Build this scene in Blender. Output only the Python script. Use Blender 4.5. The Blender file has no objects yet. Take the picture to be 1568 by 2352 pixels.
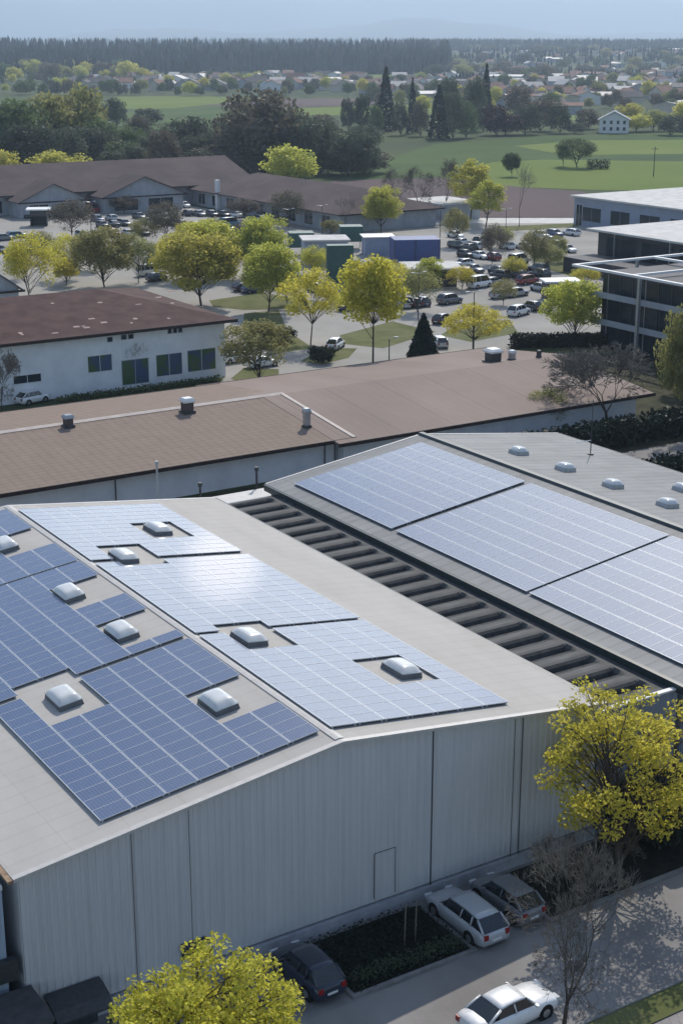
import bpy, math, random
import numpy as np
from mathutils import Vector, Matrix

# ------------------------------------------------------------------ camera, sky, sun, exposure
F = 3452.0; CX, CY = 784.0, 1176.0; HOR = 90.0
PITCH = math.atan((CY - HOR) / F)
CAMH = 40.0
sc = bpy.context.scene
C = sc.collection
cd = bpy.data.cameras.new('camera'); cam = bpy.data.objects.new('camera', cd); C.objects.link(cam)
cam.location = (0, 0, CAMH); cam.rotation_euler = (math.pi/2 - PITCH, 0, 0)
cd.sensor_fit = 'HORIZONTAL'; cd.sensor_width = 36; cd.lens = 36 * F / 1568
cd.clip_start = 1; cd.clip_end = 40000
sc.camera = cam
SUN_EL, SUN_AZ = math.radians(43), math.radians(13)      # azimuth from +Y towards +X
w = bpy.data.worlds.new('World'); sc.world = w; w.use_nodes = True
nt = w.node_tree; nt.nodes.clear()
wo = nt.nodes.new('ShaderNodeOutputWorld'); bg = nt.nodes.new('ShaderNodeBackground')
sky = nt.nodes.new('ShaderNodeTexSky'); sky.sky_type = 'NISHITA'; sky.sun_disc = False
sky.sun_elevation = SUN_EL; sky.sun_rotation = SUN_AZ; sky.altitude = 500; sky.air_density = 1.0; sky.dust_density = .7; sky.ozone_density = 1.0
bg.inputs[1].default_value = 0.15
tc = nt.nodes.new('ShaderNodeTexCoord')
cn = nt.nodes.new('ShaderNodeTexNoise'); cn.inputs['Scale'].default_value = 3.2; cn.inputs['Detail'].default_value = 5; cn.inputs['Roughness'].default_value = .55
mp = nt.nodes.new('ShaderNodeMapping'); mp.inputs['Scale'].default_value = (1, 1, 3.2)
cr = nt.nodes.new('ShaderNodeMapRange'); cr.inputs[1].default_value = .44; cr.inputs[2].default_value = .68
dt = nt.nodes.new('ShaderNodeVectorMath'); dt.operation = 'DOT_PRODUCT'; dt.inputs[1].default_value = (0.015, .9743, .225)
br = nt.nodes.new('ShaderNodeMapRange'); br.inputs[1].default_value = .972; br.inputs[2].default_value = .993; br.interpolation_type = 'SMOOTHSTEP'
ad = nt.nodes.new('ShaderNodeMath'); ad.operation = 'ADD'; ad.use_clamp = True
mx = nt.nodes.new('ShaderNodeMix'); mx.data_type = 'RGBA'
mx.inputs['B'].default_value = (6.5, 6.9, 7.5, 1)
L_ = nt.links.new
L_(tc.outputs['Generated'], mp.inputs[0]); L_(mp.outputs[0], cn.inputs['Vector']); L_(cn.outputs[0], cr.inputs[0])
L_(tc.outputs['Generated'], dt.inputs[0]); L_(dt.outputs['Value'], br.inputs[0])
ms = nt.nodes.new('ShaderNodeMath'); ms.operation = 'MULTIPLY'; ms.inputs[1].default_value = .28
L_(cr.outputs[0], ms.inputs[0]); L_(ms.outputs[0], ad.inputs[0]); L_(br.outputs[0], ad.inputs[1])
mg = nt.nodes.new('ShaderNodeMix'); mg.data_type = 'RGBA'; mg.inputs['B'].default_value = (13.5, 14.5, 15.5, 1)  # unseen bright sky blob, added to whiten the right-slope panels
L_(ms.outputs[0], mx.inputs['Factor']); L_(sky.outputs[0], mx.inputs['A']); L_(br.outputs[0], mg.inputs['Factor']); L_(mx.outputs['Result'], mg.inputs['A'])
def sky_patch(prev, d, lo, hi, colr):                  # bright patch round the direction d, added for the solar panels to reflect
    d_ = nt.nodes.new('ShaderNodeVectorMath'); d_.operation = 'DOT_PRODUCT'; d_.inputs[1].default_value = d
    q_ = nt.nodes.new('ShaderNodeMapRange'); q_.inputs[1].default_value = lo; q_.inputs[2].default_value = hi; q_.interpolation_type = 'SMOOTHSTEP'
    g_ = nt.nodes.new('ShaderNodeMix'); g_.data_type = 'RGBA'; g_.inputs['B'].default_value = colr
    L_(tc.outputs['Generated'], d_.inputs[0]); L_(d_.outputs['Value'], q_.inputs[0]); L_(q_.outputs[0], g_.inputs['Factor']); L_(prev, g_.inputs['A']); return g_.outputs['Result']
o1 = sky_patch(mg.outputs['Result'], (.125, .822, .556), .955, .998, (11, 12, 13.5, 1))  # sun-side glow added to lift the right hall's panels
o2 = sky_patch(o1, (-.020, .9775, .210), .99945, .99998, (25, 24, 23.5, 1))  # tiny hot spot added for a glint on the panels
L_(o2, bg.inputs[0]); L_(bg.outputs[0], wo.inputs[0])
sd = bpy.data.lights.new('sun', 'SUN'); sd.energy = 3.5; sd.angle = math.radians(.5); sd.color = (1, .935, .84)
so = bpy.data.objects.new('sun', sd); C.objects.link(so)
sv = Vector((math.sin(SUN_AZ)*math.cos(SUN_EL), math.cos(SUN_AZ)*math.cos(SUN_EL), math.sin(SUN_EL)))
so.rotation_euler = sv.to_track_quat('Z', 'Y').to_euler()
so.location = (0, 0, 90)
sc.view_settings.view_transform = 'Standard'; sc.view_settings.look = 'None'
sc.view_settings.exposure = 0.08; sc.view_settings.gamma = 1
sc.render.engine = 'CYCLES'
sc.cycles.max_bounces = 6; sc.cycles.transparent_max_bounces = 6; sc.cycles.volume_bounces = 1

# ------------------------------------------------------------------ where pixels of the survey picture fall on a level plane
def ray(x, y):
    a = (x-CX)/F; b = (CY-y)/F
    return np.array([a, math.cos(PITCH)+b*math.sin(PITCH), -math.sin(PITCH)+b*math.cos(PITCH)])
def G(x, y, z=0.0):
    d = ray(x, y); t = (z-CAMH)/d[2]
    return Vector((t*d[0], t*d[1], z))
def height_at(P, y):
    d = ray(CX, y); return CAMH + d[2]/d[1]*P.y
UO = Vector((-13.10, 53.163, 0)); ANG = math.radians(32.373)
UX = Vector((math.cos(ANG), math.sin(ANG), 0)); VX = Vector((-math.sin(ANG), math.cos(ANG), 0))
def W(u, v, z=0): return UO + UX*u + VX*v + Vector((0, 0, z))
def toUV(P): q = P-UO; return q.dot(UX), q.dot(VX)

# ------------------------------------------------------------------ materials
MATS = {}
def mat(name, c1, c2=None, rough=.8, scale=2.0, stretch=(1, 1, 1), bump=0.0, bscale=None, metal=0, spec=None, detail=4, coord='Object', rnd=0.0, wave=None, contrast=(.35, .65), trans=0, coat=0):
    if name in MATS: return MATS[name]
    m = bpy.data.materials.new(name); m.use_nodes = True; n = m.node_tree; MATS[name] = m
    b = n.nodes['Principled BSDF']; b.inputs['Roughness'].default_value = rough; b.inputs['Metallic'].default_value = metal
    b.inputs['Specular IOR Level'].default_value = spec if spec is not None else (.08 if rough >= .84 else .2 if rough >= .7 else .5)
    if coat: b.inputs['Coat Weight'].default_value = coat; b.inputs['Coat Roughness'].default_value = .05
    tcn = n.nodes.new('ShaderNodeTexCoord'); mpn = n.nodes.new('ShaderNodeMapping'); mpn.inputs['Scale'].default_value = stretch
    n.links.new(tcn.outputs[coord], mpn.inputs[0])
    col = None
    if c2 is not None:
        no = n.nodes.new('ShaderNodeTexNoise'); no.inputs['Scale'].default_value = scale; no.inputs['Detail'].default_value = detail; no.inputs['Roughness'].default_value = .6
        n.links.new(mpn.outputs[0], no.inputs['Vector'])
        mr = n.nodes.new('ShaderNodeMapRange'); mr.inputs[1].default_value, mr.inputs[2].default_value = contrast
        n.links.new(no.outputs[0], mr.inputs[0])
        mi = n.nodes.new('ShaderNodeMix'); mi.data_type = 'RGBA'; mi.inputs['A'].default_value = (*c1, 1); mi.inputs['B'].default_value = (*c2, 1)
        n.links.new(mr.outputs[0], mi.inputs['Factor']); col = mi.outputs['Result']
        if wave:                                     # (axis, pitch, dark fraction): printed joints between sheets
            for ax, pitch, wid, dk in wave:
                sp = n.nodes.new('ShaderNodeSeparateXYZ'); n.links.new(tcn.outputs[coord], sp.inputs[0])
                mo = n.nodes.new('ShaderNodeMath'); mo.operation = 'PINGPONG'; mo.inputs[1].default_value = pitch/2
                n.links.new(sp.outputs[ax], mo.inputs[0])
                m2 = n.nodes.new('ShaderNodeMapRange'); m2.inputs[1].default_value = 0; m2.inputs[2].default_value = wid; m2.inputs[3].default_value = dk; m2.inputs[4].default_value = 1
                n.links.new(mo.outputs[0], m2.inputs[0])
                ml = n.nodes.new('ShaderNodeMix'); ml.data_type = 'RGBA'; ml.blend_type = 'MULTIPLY'; ml.inputs['Factor'].default_value = 1
                n.links.new(col, ml.inputs['A']); n.links.new(m2.outputs[0], ml.inputs['B']); col = ml.outputs['Result']
        if rnd:
            oi = n.nodes.new('ShaderNodeObjectInfo'); hs = n.nodes.new('ShaderNodeHueSaturation')
            r1 = n.nodes.new('ShaderNodeMapRange'); r1.inputs[3].default_value = .5-rnd*.12; r1.inputs[4].default_value = .5+rnd*.12
            r2 = n.nodes.new('ShaderNodeMapRange'); r2.inputs[3].default_value = 1-rnd; r2.inputs[4].default_value = 1+rnd
            n.links.new(oi.outputs['Random'], r1.inputs[0])
            fr = n.nodes.new('ShaderNodeMath'); fr.operation = 'FRACT'; m7 = n.nodes.new('ShaderNodeMath'); m7.operation = 'MULTIPLY'; m7.inputs[1].default_value = 7.31
            n.links.new(oi.outputs['Random'], m7.inputs[0]); n.links.new(m7.outputs[0], fr.inputs[0]); n.links.new(fr.outputs[0], r2.inputs[0])
            n.links.new(r1.outputs[0], hs.inputs['Hue']); n.links.new(r2.outputs[0], hs.inputs['Value']); n.links.new(col, hs.inputs['Color']); col = hs.outputs[0]
        n.links.new(col, b.inputs['Base Color'])
    else:
        b.inputs['Base Color'].default_value = (*c1, 1)
    if bump:
        nb = n.nodes.new('ShaderNodeTexNoise'); nb.inputs['Scale'].default_value = bscale or scale*6; nb.inputs['Detail'].default_value = 3
        n.links.new(mpn.outputs[0], nb.inputs['Vector'])
        bu = n.nodes.new('ShaderNodeBump'); bu.inputs['Strength'].default_value = bump; bu.inputs['Distance'].default_value = .05
        n.links.new(nb.outputs[0], bu.inputs['Height']); n.links.new(bu.outputs[0], b.inputs['Normal'])
    if trans:
        tr = n.nodes.new('ShaderNodeBsdfTranslucent'); mxs = n.nodes.new('ShaderNodeMixShader'); mxs.inputs[0].default_value = trans
        if col is not None: n.links.new(col, tr.inputs[0])
        else: tr.inputs[0].default_value = (*c1, 1)
        n.links.new(b.outputs[0], mxs.inputs[1]); n.links.new(tr.outputs[0], mxs.inputs[2]); n.links.new(mxs.outputs[0], n.nodes['Material Output'].inputs[0])
    return m
M = {}
M['roof_a'] = mat('fibre_cement', (.405, .38, .345), (.50, .475, .44), .8, .5, (1, .35, 1), bump=.25, bscale=40, wave=[(1, 1.02, .12, .93), (0, 2.6, .05, .90)], contrast=(.2, .8), detail=8)
M['trim'] = mat('pale_metal_trim', (.50, .48, .45), (.43, .41, .385), .5, 3)
M['wall_a'] = mat('blue_grey_cladding', (.57, .57, .565), (.49, .495, .50), .6, 1.0, (3.5, 1, .25), bump=.1, bscale=9, wave=[(0, 1.05, .03, .85)], detail=7, contrast=(.25, .75))
M['wall_b'] = mat('slate_blue_cladding', (.24, .265, .31), (.18, .20, .24), .7, 1.0, (3.5, 1, .25), wave=[(0, 1.05, .03, .85)])
M['plinth'] = mat('concrete_plinth', (.42, .43, .46), (.33, .34, .37), .85, 2, bump=.2)
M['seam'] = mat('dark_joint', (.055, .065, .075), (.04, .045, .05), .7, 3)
M['rust'] = mat('rusty_gutter', (.38, .27, .17), (.20, .13, .09), .8, 3)
M['dark_gut'] = mat('dark_green_fascia', (.018, .03, .033), (.03, .045, .05), .45, 4)
M['trough'] = mat('shade_toned_trough', (.05, .051, .052), (.085, .085, .083), .85, 2)  # shade of the sunk troughs put into the sheet colour
M['link'] = mat('weathered_grey_sheet', (.11, .11, .107), (.06, .062, .062), .75, 1.3, (.3, 1, 1), bump=.2)
M['roof_b'] = mat('grey_sheet_roof', (.165, .17, .172), (.23, .235, .235), .6, .6, (.4, 1, 1), bump=.15, wave=[(1, 1.0, .16, .78), (0, 2.4, .10, .82)], spec=.2, detail=8)
M['curb'] = mat('skylight_curb', (.13, .14, .15), (.09, .10, .11), .6, 4)
M['dome'] = mat('opal_dome', (.66, .67, .65), (.56, .57, .56), .18, 1.5, spec=.6)
M['brown_tile'] = mat('brown_tiles', (.235, .182, .145), (.29, .226, .182), .85, .8, (1, 1, 1), bump=.5, bscale=9, wave=[(1, .7, .12, .86), (0, .9, .18, .90)], contrast=(.2, .8), detail=8)
M['brown_sheet'] = mat('plum_brown_roof', (.20, .150, .126), (.27, .208, .175), .8, .12, (1, .5, 1), bump=.3, bscale=5, wave=[(0, 6.2, .12, .80), (0, 1.03, .12, .94)], contrast=(.3, .7), detail=8)
M['brown_old'] = mat('dark_brown_tiles', (.075, .045, .042), (.115, .070, .062), .85, .4, bump=.5, bscale=8, wave=[(1, .4, .06, .85)])
M['brown_far'] = mat('dull_brown_tiles', (.085, .068, .066), (.12, .092, .088), .9, .15, bump=.3)
M['dark_roof'] = mat('slate_roof', (.055, .055, .065), (.08, .08, .09), .7, .6)
M['white_wall'] = mat('white_render', (.80, .81, .82), (.70, .71, .73), .85, .5, bump=.1)
M['grey_wall'] = mat('grey_render', (.40, .42, .45), (.31, .33, .36), .85, .5)
M['blue_wall'] = mat('pale_blue_panels', (.30, .35, .45), (.26, .30, .39), .6, .5)
M['dark_trim'] = mat('dark_brown_fascia', (.03, .02, .018), (.045, .032, .03), .7, 4)
M['white'] = mat('white_paint', (.74, .74, .73), (.64, .64, .63), .55, 3)
M['cream'] = mat('white_gravel_roof', (.66, .64, .60), (.52, .51, .48), .85, .5, bump=.2)
M['glass'] = mat('window_glass', (.008, .018, .028), (.018, .032, .045), .1, 1, spec=.35)
M['glass_car'] = mat('car_glass', (.012, .016, .02), (.02, .026, .03), .05, 2, spec=.8)
M['steel'] = mat('galvanised_steel', (.42, .43, .44), (.33, .34, .35), .4, 6, metal=.6)
M['dark_metal'] = mat('dark_metal', (.03, .032, .035), (.05, .052, .055), .5, 5)
M['asphalt'] = mat('asphalt', (.20, .19, .18), (.29, .275, .26), .9, .25, bump=.3, bscale=6, coord='Object', contrast=(.3, .7))
M['asphalt_dark'] = mat('asphalt_yard', (.17, .165, .16), (.245, .235, .225), .9, .6, bump=.3, bscale=8)
M['lot'] = mat('car_park_surface', (.275, .262, .24), (.385, .365, .33), .9, .06, bump=.2, bscale=3, contrast=(.3, .7))
M['kerb'] = mat('kerb_stone', (.25, .245, .235), (.18, .18, .17), .85, 2)
M['soil'] = mat('ploughed_soil', (.095, .075, .075), (.135, .10, .095), .95, .03, (1, .2, 1), bump=.3, bscale=.5)
M['tyre'] = mat('tyre_rubber', (.015, .015, .016), (.025, .025, .026), .85, 8)
M['rim'] = mat('wheel_rim', (.40, .40, .41), (.3, .3, .31), .35, 5, metal=.7)
M['lamp'] = mat('headlamp_glass', (.6, .62, .64), (.5, .5, .52), .1, 3, spec=.8)
M['tail'] = mat('tail_lamp_red', (.30, .012, .01), (.2, .01, .01), .2, 3)
M['number'] = mat('number_plate_white', (.7, .7, .68), (.62, .62, .6), .4, 3)
M['bark'] = mat('bark', (.055, .045, .038), (.085, .07, .06), .95, 3, (1, 1, .3), bump=.5)
M['twig'] = mat('twigs', (.15, .135, .115), (.21, .19, .165), .95, 2)
def leaf(name, a, b_, sc_=.5, tr=.42, rnd=.16): return mat(name, a, b_, .6, sc_, coord='Object', rnd=rnd, trans=tr, spec=.25, contrast=(.38, .62))
M['lf_yel'] = leaf('young_yellow_leaves', (.62, .56, .085), (.48, .455, .07), tr=.62, rnd=.10)
M['lf_lime'] = leaf('lime_leaves', (.54, .52, .11), (.42, .42, .085), tr=.62, rnd=.12)
M['lf_olive'] = leaf('olive_leaves', (.34, .33, .12), (.25, .25, .095), tr=.52)
M['lf_green'] = leaf('green_leaves', (.14, .19, .07), (.085, .12, .05))
M['lf_dark'] = leaf('dark_leaves', (.11, .125, .075), (.07, .09, .058), tr=.4)
M['lf_deep'] = leaf('deep_green_leaves', (.022, .035, .02), (.014, .024, .016), tr=.15)
M['lf_brown'] = leaf('budding_brown_leaves', (.17, .15, .105), (.12, .108, .08), tr=.4)
M['lf_blossom'] = leaf('cream_blossom', (.55, .52, .36), (.42, .42, .22))
M['needle'] = leaf('needles', (.018, .038, .024), (.010, .022, .016), tr=.1)
M['red_leaf'] = leaf('plum_leaves', (.07, .03, .035), (.05, .022, .025), tr=.2)

# ------------------------------------------------------------------ mesh building
class MB:
    def __init__(s): s.v = []; s.f = []; s.m = []
    def add(s, vs, fs, m=0):
        o = len(s.v); s.v += [tuple(p) for p in vs]; s.f += [tuple(i+o for i in f) for f in fs]; s.m += [m]*len(fs)
    def box(s, x0, x1, y0, y1, z0, z1, m=0):
        s.add([(x0,y0,z0),(x1,y0,z0),(x1,y1,z0),(x0,y1,z0),(x0,y0,z1),(x1,y0,z1),(x1,y1,z1),(x0,y1,z1)],
              [(0,3,2,1),(4,5,6,7),(0,1,5,4),(1,2,6,5),(2,3,7,6),(3,0,4,7)], m)
    def poly(s, pts, m=0): s.add(pts, [tuple(range(len(pts)))], m)
    def slab(s, pts, t, m=0):                           # polygon thickened downwards
        n = len(pts); a = [tuple(p) for p in pts]; b = [(p[0], p[1], p[2]-t) for p in pts]
        s.add(a+b, [tuple(range(n)), tuple(range(2*n-1, n-1, -1))] + [(i, i+n, (i+1) % n+n, (i+1) % n) for i in range(n)], m)
    def tube(s, p0, p1, r0, r1, n=5, m=0, cap=True):
        p0 = Vector(p0); p1 = Vector(p1); d = (p1-p0)
        if d.length < 1e-6: return
        d.normalize(); a = d.orthogonal().normalized(); b = d.cross(a)
        vs = []
        for p, r in ((p0, r0), (p1, r1)):
            for i in range(n):
                t = 2*math.pi*i/n; vs.append(p+a*(r*math.cos(t))+b*(r*math.sin(t)))
        fs = [(i, (i+1) % n, (i+1) % n+n, i+n) for i in range(n)]
        if cap: fs += [tuple(range(n-1, -1, -1)), tuple(range(n, 2*n))]
        s.add(vs, fs, m)
    def rings(s, rings, m=0, close=True, caps=True):    # loft closed rings
        n = len(rings[0]); vs = [p for r in rings for p in r]; fs = []
        for k in range(len(rings)-1):
            for i in range(n if close else n-1):
                j = (i+1) % n; fs.append((k*n+i, k*n+j, (k+1)*n+j, (k+1)*n+i))
        if caps: fs += [tuple(range(n-1, -1, -1)), tuple((len(rings)-1)*n+i for i in range(n))]
        s.add(vs, fs, m)
    def build(s, name, mats, parent=None, smooth=False, link=True):
        me = bpy.data.meshes.new(name); me.from_pydata(s.v, [], s.f)
        if not isinstance(mats, (list, tuple)): mats = [mats]
        for mm in mats: me.materials.append(mm)
        if len(mats) > 1: me.polygons.foreach_set('material_index', s.m)
        if smooth: me.polygons.foreach_set('use_smooth', [True]*len(me.polygons))
        me.update()
        o = bpy.data.objects.new(name, me)
        if link: C.objects.link(o)
        if parent: o.parent = parent
        return o
def tag(o, label=None, cat=None, group=None, kind=None):
    if label: o['label'] = label
    if cat: o['category'] = cat
    if group: o['group'] = group
    if kind: o['kind'] = kind
    return o
def thing(name, label, cat, loc=(0, 0, 0), rz=0, group=None):
    o = bpy.data.objects.new(name, None); C.objects.link(o); o.empty_display_size = .5
    o.location = loc; o.rotation_euler = (0, 0, rz); return tag(o, label, cat, group)
def inst(name, data, parent=None, loc=(0, 0, 0), rz=0, s=(1, 1, 1)):
    o = bpy.data.objects.new(name, data); C.objects.link(o); o.parent = parent
    o.location = loc; o.rotation_euler = (0, 0, rz); o.scale = s; return o
def copy_tree(o, parent=None):
    c = o.copy(); C.objects.link(c); c.parent = parent
    for ch in o.children: copy_tree(ch, c)
    return c

# ------------------------------------------------------------------ the ground
def terrain(x, y):
    d = math.hypot(x, y); t = min(max((d-1900)/900, 0), 1); t = t*t*(3-2*t)
    return 17*t
def ground_mesh():
    me = MB(); ds = [0, 20, 60, 120, 200, 300, 450, 650, 900, 1200, 1500, 1800, 1900, 2000, 2100, 2200, 2350, 2500, 2650, 2800, 3200, 4000, 5200, 7000, 9500, 13000, 18000]
    an = [math.radians(a) for a in range(0, 361, 6)][:-1]; n = len(an)
    vs = [(0, 0, 0)]; fs = []
    for d in ds[1:]:
        for a in an: vs.append((d*math.sin(a), d*math.cos(a), terrain(d*math.sin(a), d*math.cos(a))))
    for i in range(n): fs.append((0, 1+(i+1) % n, 1+i))
    for k in range(len(ds)-2):
        for i in range(n):
            j = (i+1) % n; fs.append((1+k*n+i, 1+k*n+j, 1+(k+1)*n+j, 1+(k+1)*n+i))
    me.add(vs, fs); return me
M['ground'] = mat('meadow_ground', (.040, .062, .028), (.085, .10, .040), .95, .007, bump=.3, bscale=.4, detail=8)
M['far_green'] = mat('dark_meadow', (.04, .07, .03), (.06, .085, .035), .95, .02)
M['grass_br'] = mat('bright_grass', (.115, .165, .030), (.15, .185, .045), .95, .015, bump=.3, bscale=.6, detail=8)
M['grass_md'] = mat('mid_grass', (.045, .082, .024), (.085, .125, .035), .95, .012, bump=.3, bscale=.6, detail=8)
M['lawn'] = mat('lawn', (.10, .115, .04), (.16, .16, .075), .95, .25, bump=.4, bscale=8, detail=8)
tag(ground_mesh().build('ground', M['ground']), kind='structure')
def sheet(name, pts, m, z, px=True, lift=0):
    b = MB(); P = [G(x, y, 0) if px else W(x, y) for x, y in pts]
    P = [(p.x, p.y, z+terrain(p.x, p.y)) for p in P]
    # counter-clockwise seen from above
    ar = sum(P[i][0]*P[(i+1) % len(P)][1]-P[(i+1) % len(P)][0]*P[i][1] for i in range(len(P)))
    if ar < 0: P = P[::-1]
    b.poly(P); o = b.build(name, m); tag(o, kind='structure'); return o
sheet('meadow', [(770, 400), (1000, 330), (1250, 312), (1700, 300), (1700, 405), (1568, 385), (1200, 375), (1060, 400), (940, 412), (800, 420)], M['grass_md'], .03)
sheet('meadow', [(1130, 372), (1250, 366), (1700, 372), (1700, 440), (1360, 436), (1060, 424), (1000, 412)], M['grass_br'], .05)
sheet('meadow', [(1180, 335), (1330, 322), (1700, 320), (1700, 352), (1300, 356)], M['grass_br'], .07)
sheet('ploughed_field', [(760, 415), (1000, 408), (1200, 430), (1340, 440), (1420, 500), (900, 500), (760, 470)], M['soil'], .09)
sheet('meadow', [(270, 221), (440, 220), (640, 224), (650, 233), (470, 240), (400, 248), (240, 250)], M['grass_br'], .05)
sheet('meadow', [(0, 225), (240, 222), (230, 262), (0, 262)], M['grass_md'], .05)
sheet('ploughed_field', [(470, 240), (650, 226), (900, 226), (900, 240), (640, 247)], M['soil'], .08)
sheet('meadow', [(640, 249), (900, 240), (1000, 243), (1000, 262), (640, 265)], M['grass_br'], .06)
sheet('meadow', [(260, 255), (500, 244), (640, 250), (620, 300), (260, 300)], M['grass_md'], .06)
sheet('meadow', [(830, 165), (1000, 160), (1010, 176), (830, 180)], M['grass_br'], .06)
sheet('meadow', [(1150, 252), (1320, 258), (1330, 275), (1160, 280)], M['grass_br'], .06)
sheet('meadow', [(1000, 262), (1140, 262), (1120, 300), (1000, 300)], M['grass_md'], .06)
sheet('car_park', [(-120, 505), (60, 492), (440, 472), (620, 505), (800, 505), (1000, 492), (1300, 484), (1460, 560), (1480, 640), (1420, 800), (1180, 800), (900, 880), (500, 900), (500, 800), (-120, 760)], M['lot'], .012)
sheet('road', [(540, 905), (560, 872), (760, 838), (1000, 770), (1200, 690), (1330, 655), (1360, 690), (1180, 790), (1020, 830), (860, 870), (620, 910)], M['lot'], .016)
sheet('road', [(900, 500), (1010, 500), (1310, 484), (1420, 484), (1420, 512), (1100, 512), (900, 516)], M['cream'], .016)
for k, pts in enumerate([[(530, 870), (560, 845), (640, 848), (640, 862), (560, 880)], [(480, 690), (600, 672), (720, 690), (700, 708), (560, 712), (490, 704)], [(690, 830), (740, 800), (820, 800), (800, 822), (740, 836)],
                         [(780, 770), (900, 738), (1000, 762), (880, 800), (790, 790)], [(1010, 770), (1060, 740), (1170, 735), (1190, 765), (1080, 785)], [(1180, 800), (1210, 770), (1380, 765), (1450, 850), (1350, 806)],
                         [(560, 720), (640, 712), (660, 760), (720, 800), (640, 810), (560, 790)], [(1130, 520), (1320, 512), (1330, 520), (1180, 530)], [(1200, 560), (1300, 590), (1330, 640), (1230, 610)]]):
    sheet('lawn', pts, M['lawn'], .03)
# the yard round the halls, in the halls' own directions
sheet('yard', [(-30, -60), (110, -60), (110, 66), (-30, 66)], M['asphalt_dark'], .012, px=False)
sheet('verge_lawn', [(20, 44.8), (66, 46), (66, 66.6), (20, 66.6)], mat('rough_grass', (.035, .04, .022), (.075, .07, .04), .95, .5, bump=.4), .03, px=False)
sheet('verge_lawn', [(67.5, -5), (110, -5), (110, 62), (67.5, 62)], MATS['rough_grass'], .03, px=False)
sheet('verge_lawn', [(96, 60), (150, 60), (150, 96), (96, 96)], MATS['rough_grass'], .034, px=False)
sheet('service_road', [(67, 50), (110, 50), (110, 57), (67, 57)], M['asphalt'], .045, px=False)
sheet('road', [(-30, -11.4), (110, -11.4), (110, -4.9), (-30, -4.9)], M['asphalt'], .03, px=False)
sheet('verge_lawn', [(19, -13.0), (60, -13.0), (60, -11.55), (19, -11.55)], M['lawn'], .06, px=False)
sheet('verge_lawn', [(-30, -13.0), (17.0, -13.0), (17.0, -11.55), (-30, -11.55)], M['lawn'], .06, px=False)
sheet('pavement', [(-30, -15.6), (110, -15.6), (110, -13.1), (-30, -13.1)], mat('paving', (.33, .30, .28), (.26, .24, .23), .9, 1, wave=[(0, .4, .03, .7)]), .05, px=False)
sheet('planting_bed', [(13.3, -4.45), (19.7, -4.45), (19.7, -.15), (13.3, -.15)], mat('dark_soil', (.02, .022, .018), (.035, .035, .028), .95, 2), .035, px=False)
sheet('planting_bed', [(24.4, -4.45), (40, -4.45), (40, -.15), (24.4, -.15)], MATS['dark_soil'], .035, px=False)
b = MB()
for x0, x1 in ((-2, 8), (13.1, 19.9), (24.2, 41)): b.box(x0, x1, -4.75, -4.55, 0, .13)
for x in (13.1, 19.7, 24.2): b.box(x, x+.2, -4.55, -.2, 0, .13)
b.box(-30, 110, -11.55, -11.4, 0, .14)
k = b.build('kerb', M['kerb']); k.location = UO; k.rotation_euler = (0, 0, ANG); tag(k, kind='structure')

# ------------------------------------------------------------------ hall with the two solar slopes (left foreground)
EZ, RZ, RU, WD, LN = 7.8, 9.8, 15.6, 31.4, 42.6
def za(u): return EZ+(RZ-EZ)*u/RU if u <= RU else RZ-(RZ-EZ)*(u-RU)/(WD-RU)
hall = thing('industrial_hall', 'large foreground shed with blue-grey gable wall and pale low-pitched roof carrying solar arrays', 'hall', UO, ANG)
b = MB()                                                 # ribbed gable wall
V = .3; pts = []; u = .25; ph = 0
while u < WD-.25:
    for du, dv in ((0, 0), (.17, 0), (.20, .035), (.32, .035)): pts.append((min(u+du, WD-.25), V-.0-dv))
    u += .35
pts.append((WD-.25, V))
vs = []; fs = []
for i, (x, y) in enumerate(pts): vs += [(x, y, .75), (x, y, za(x)-.12)]
for i in range(len(pts)-1): fs.append((2*i, 2*i+2, 2*i+3, 2*i+1))
b.add(vs, fs)
b.box(.25, WD-.25, V+.02, V+.15, .7, EZ-.3)
b.box(.2, .4, V+.1, LN-.3, .7, EZ-.15); b.box(WD-.4, WD-.2, V+.1, LN-.3, .7, EZ-.15)
b.add([(.25, LN-.3, 0), (WD-.25, LN-.3, 0), (WD-.25, LN-.3, EZ-.1), (RU, LN-.3, RZ-.15), (.25, LN-.3, EZ-.1)], [(0, 4, 3, 2, 1)])
b.build('wall', M['wall_a'], hall)
b = MB(); b.box(.1, WD-.1, .12, .42, -.1, .62); b.box(.1, .42, .42, LN-.2, -.1, .62); b.box(WD-.42, WD-.1, .42, LN-.2, -.1, .62)
b.build('plinth', M['plinth'], hall)
for (u, wdt) in ((5.2, .008), (7.9, .006), (20.8, .032), (25.75, .010), (26.25, .016)):
    b = MB(); b.box(u-wdt, u+wdt, .235, .27, .62, za(u)-.18); b.build('wall_joint', M['seam'] if wdt > .03 else M['link'], hall)
b = MB(); b.box(17.5, 17.52, .235, .27, .9, 3.35); b.box(18.70, 18.72, .235, .27, .9, 3.35); b.box(17.52, 18.70, .235, .27, 3.33, 3.35); b.build('door_outline', M['link'], hall)
b = MB(); b.box(7.3, 8.55, -.28, .25, 1.98, 2.04); b.box(7.35, 8.5, .20, .26, 1.2, 1.95); b.build('vent_hood', M['seam'], hall)
b = MB()
b.slab([(-.1, 0, za(0)), (RU, 0, RZ), (RU, LN, RZ), (-.1, LN, za(0))], .10)
b.slab([(RU, 0, RZ), (WD, 0, EZ), (WD, LN, EZ), (RU, LN, RZ)], .10)
roof = b.build('roof', M['roof_a'], hall)
b = MB()                                                 # verge flashing, slightly proud of the sheets
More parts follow.
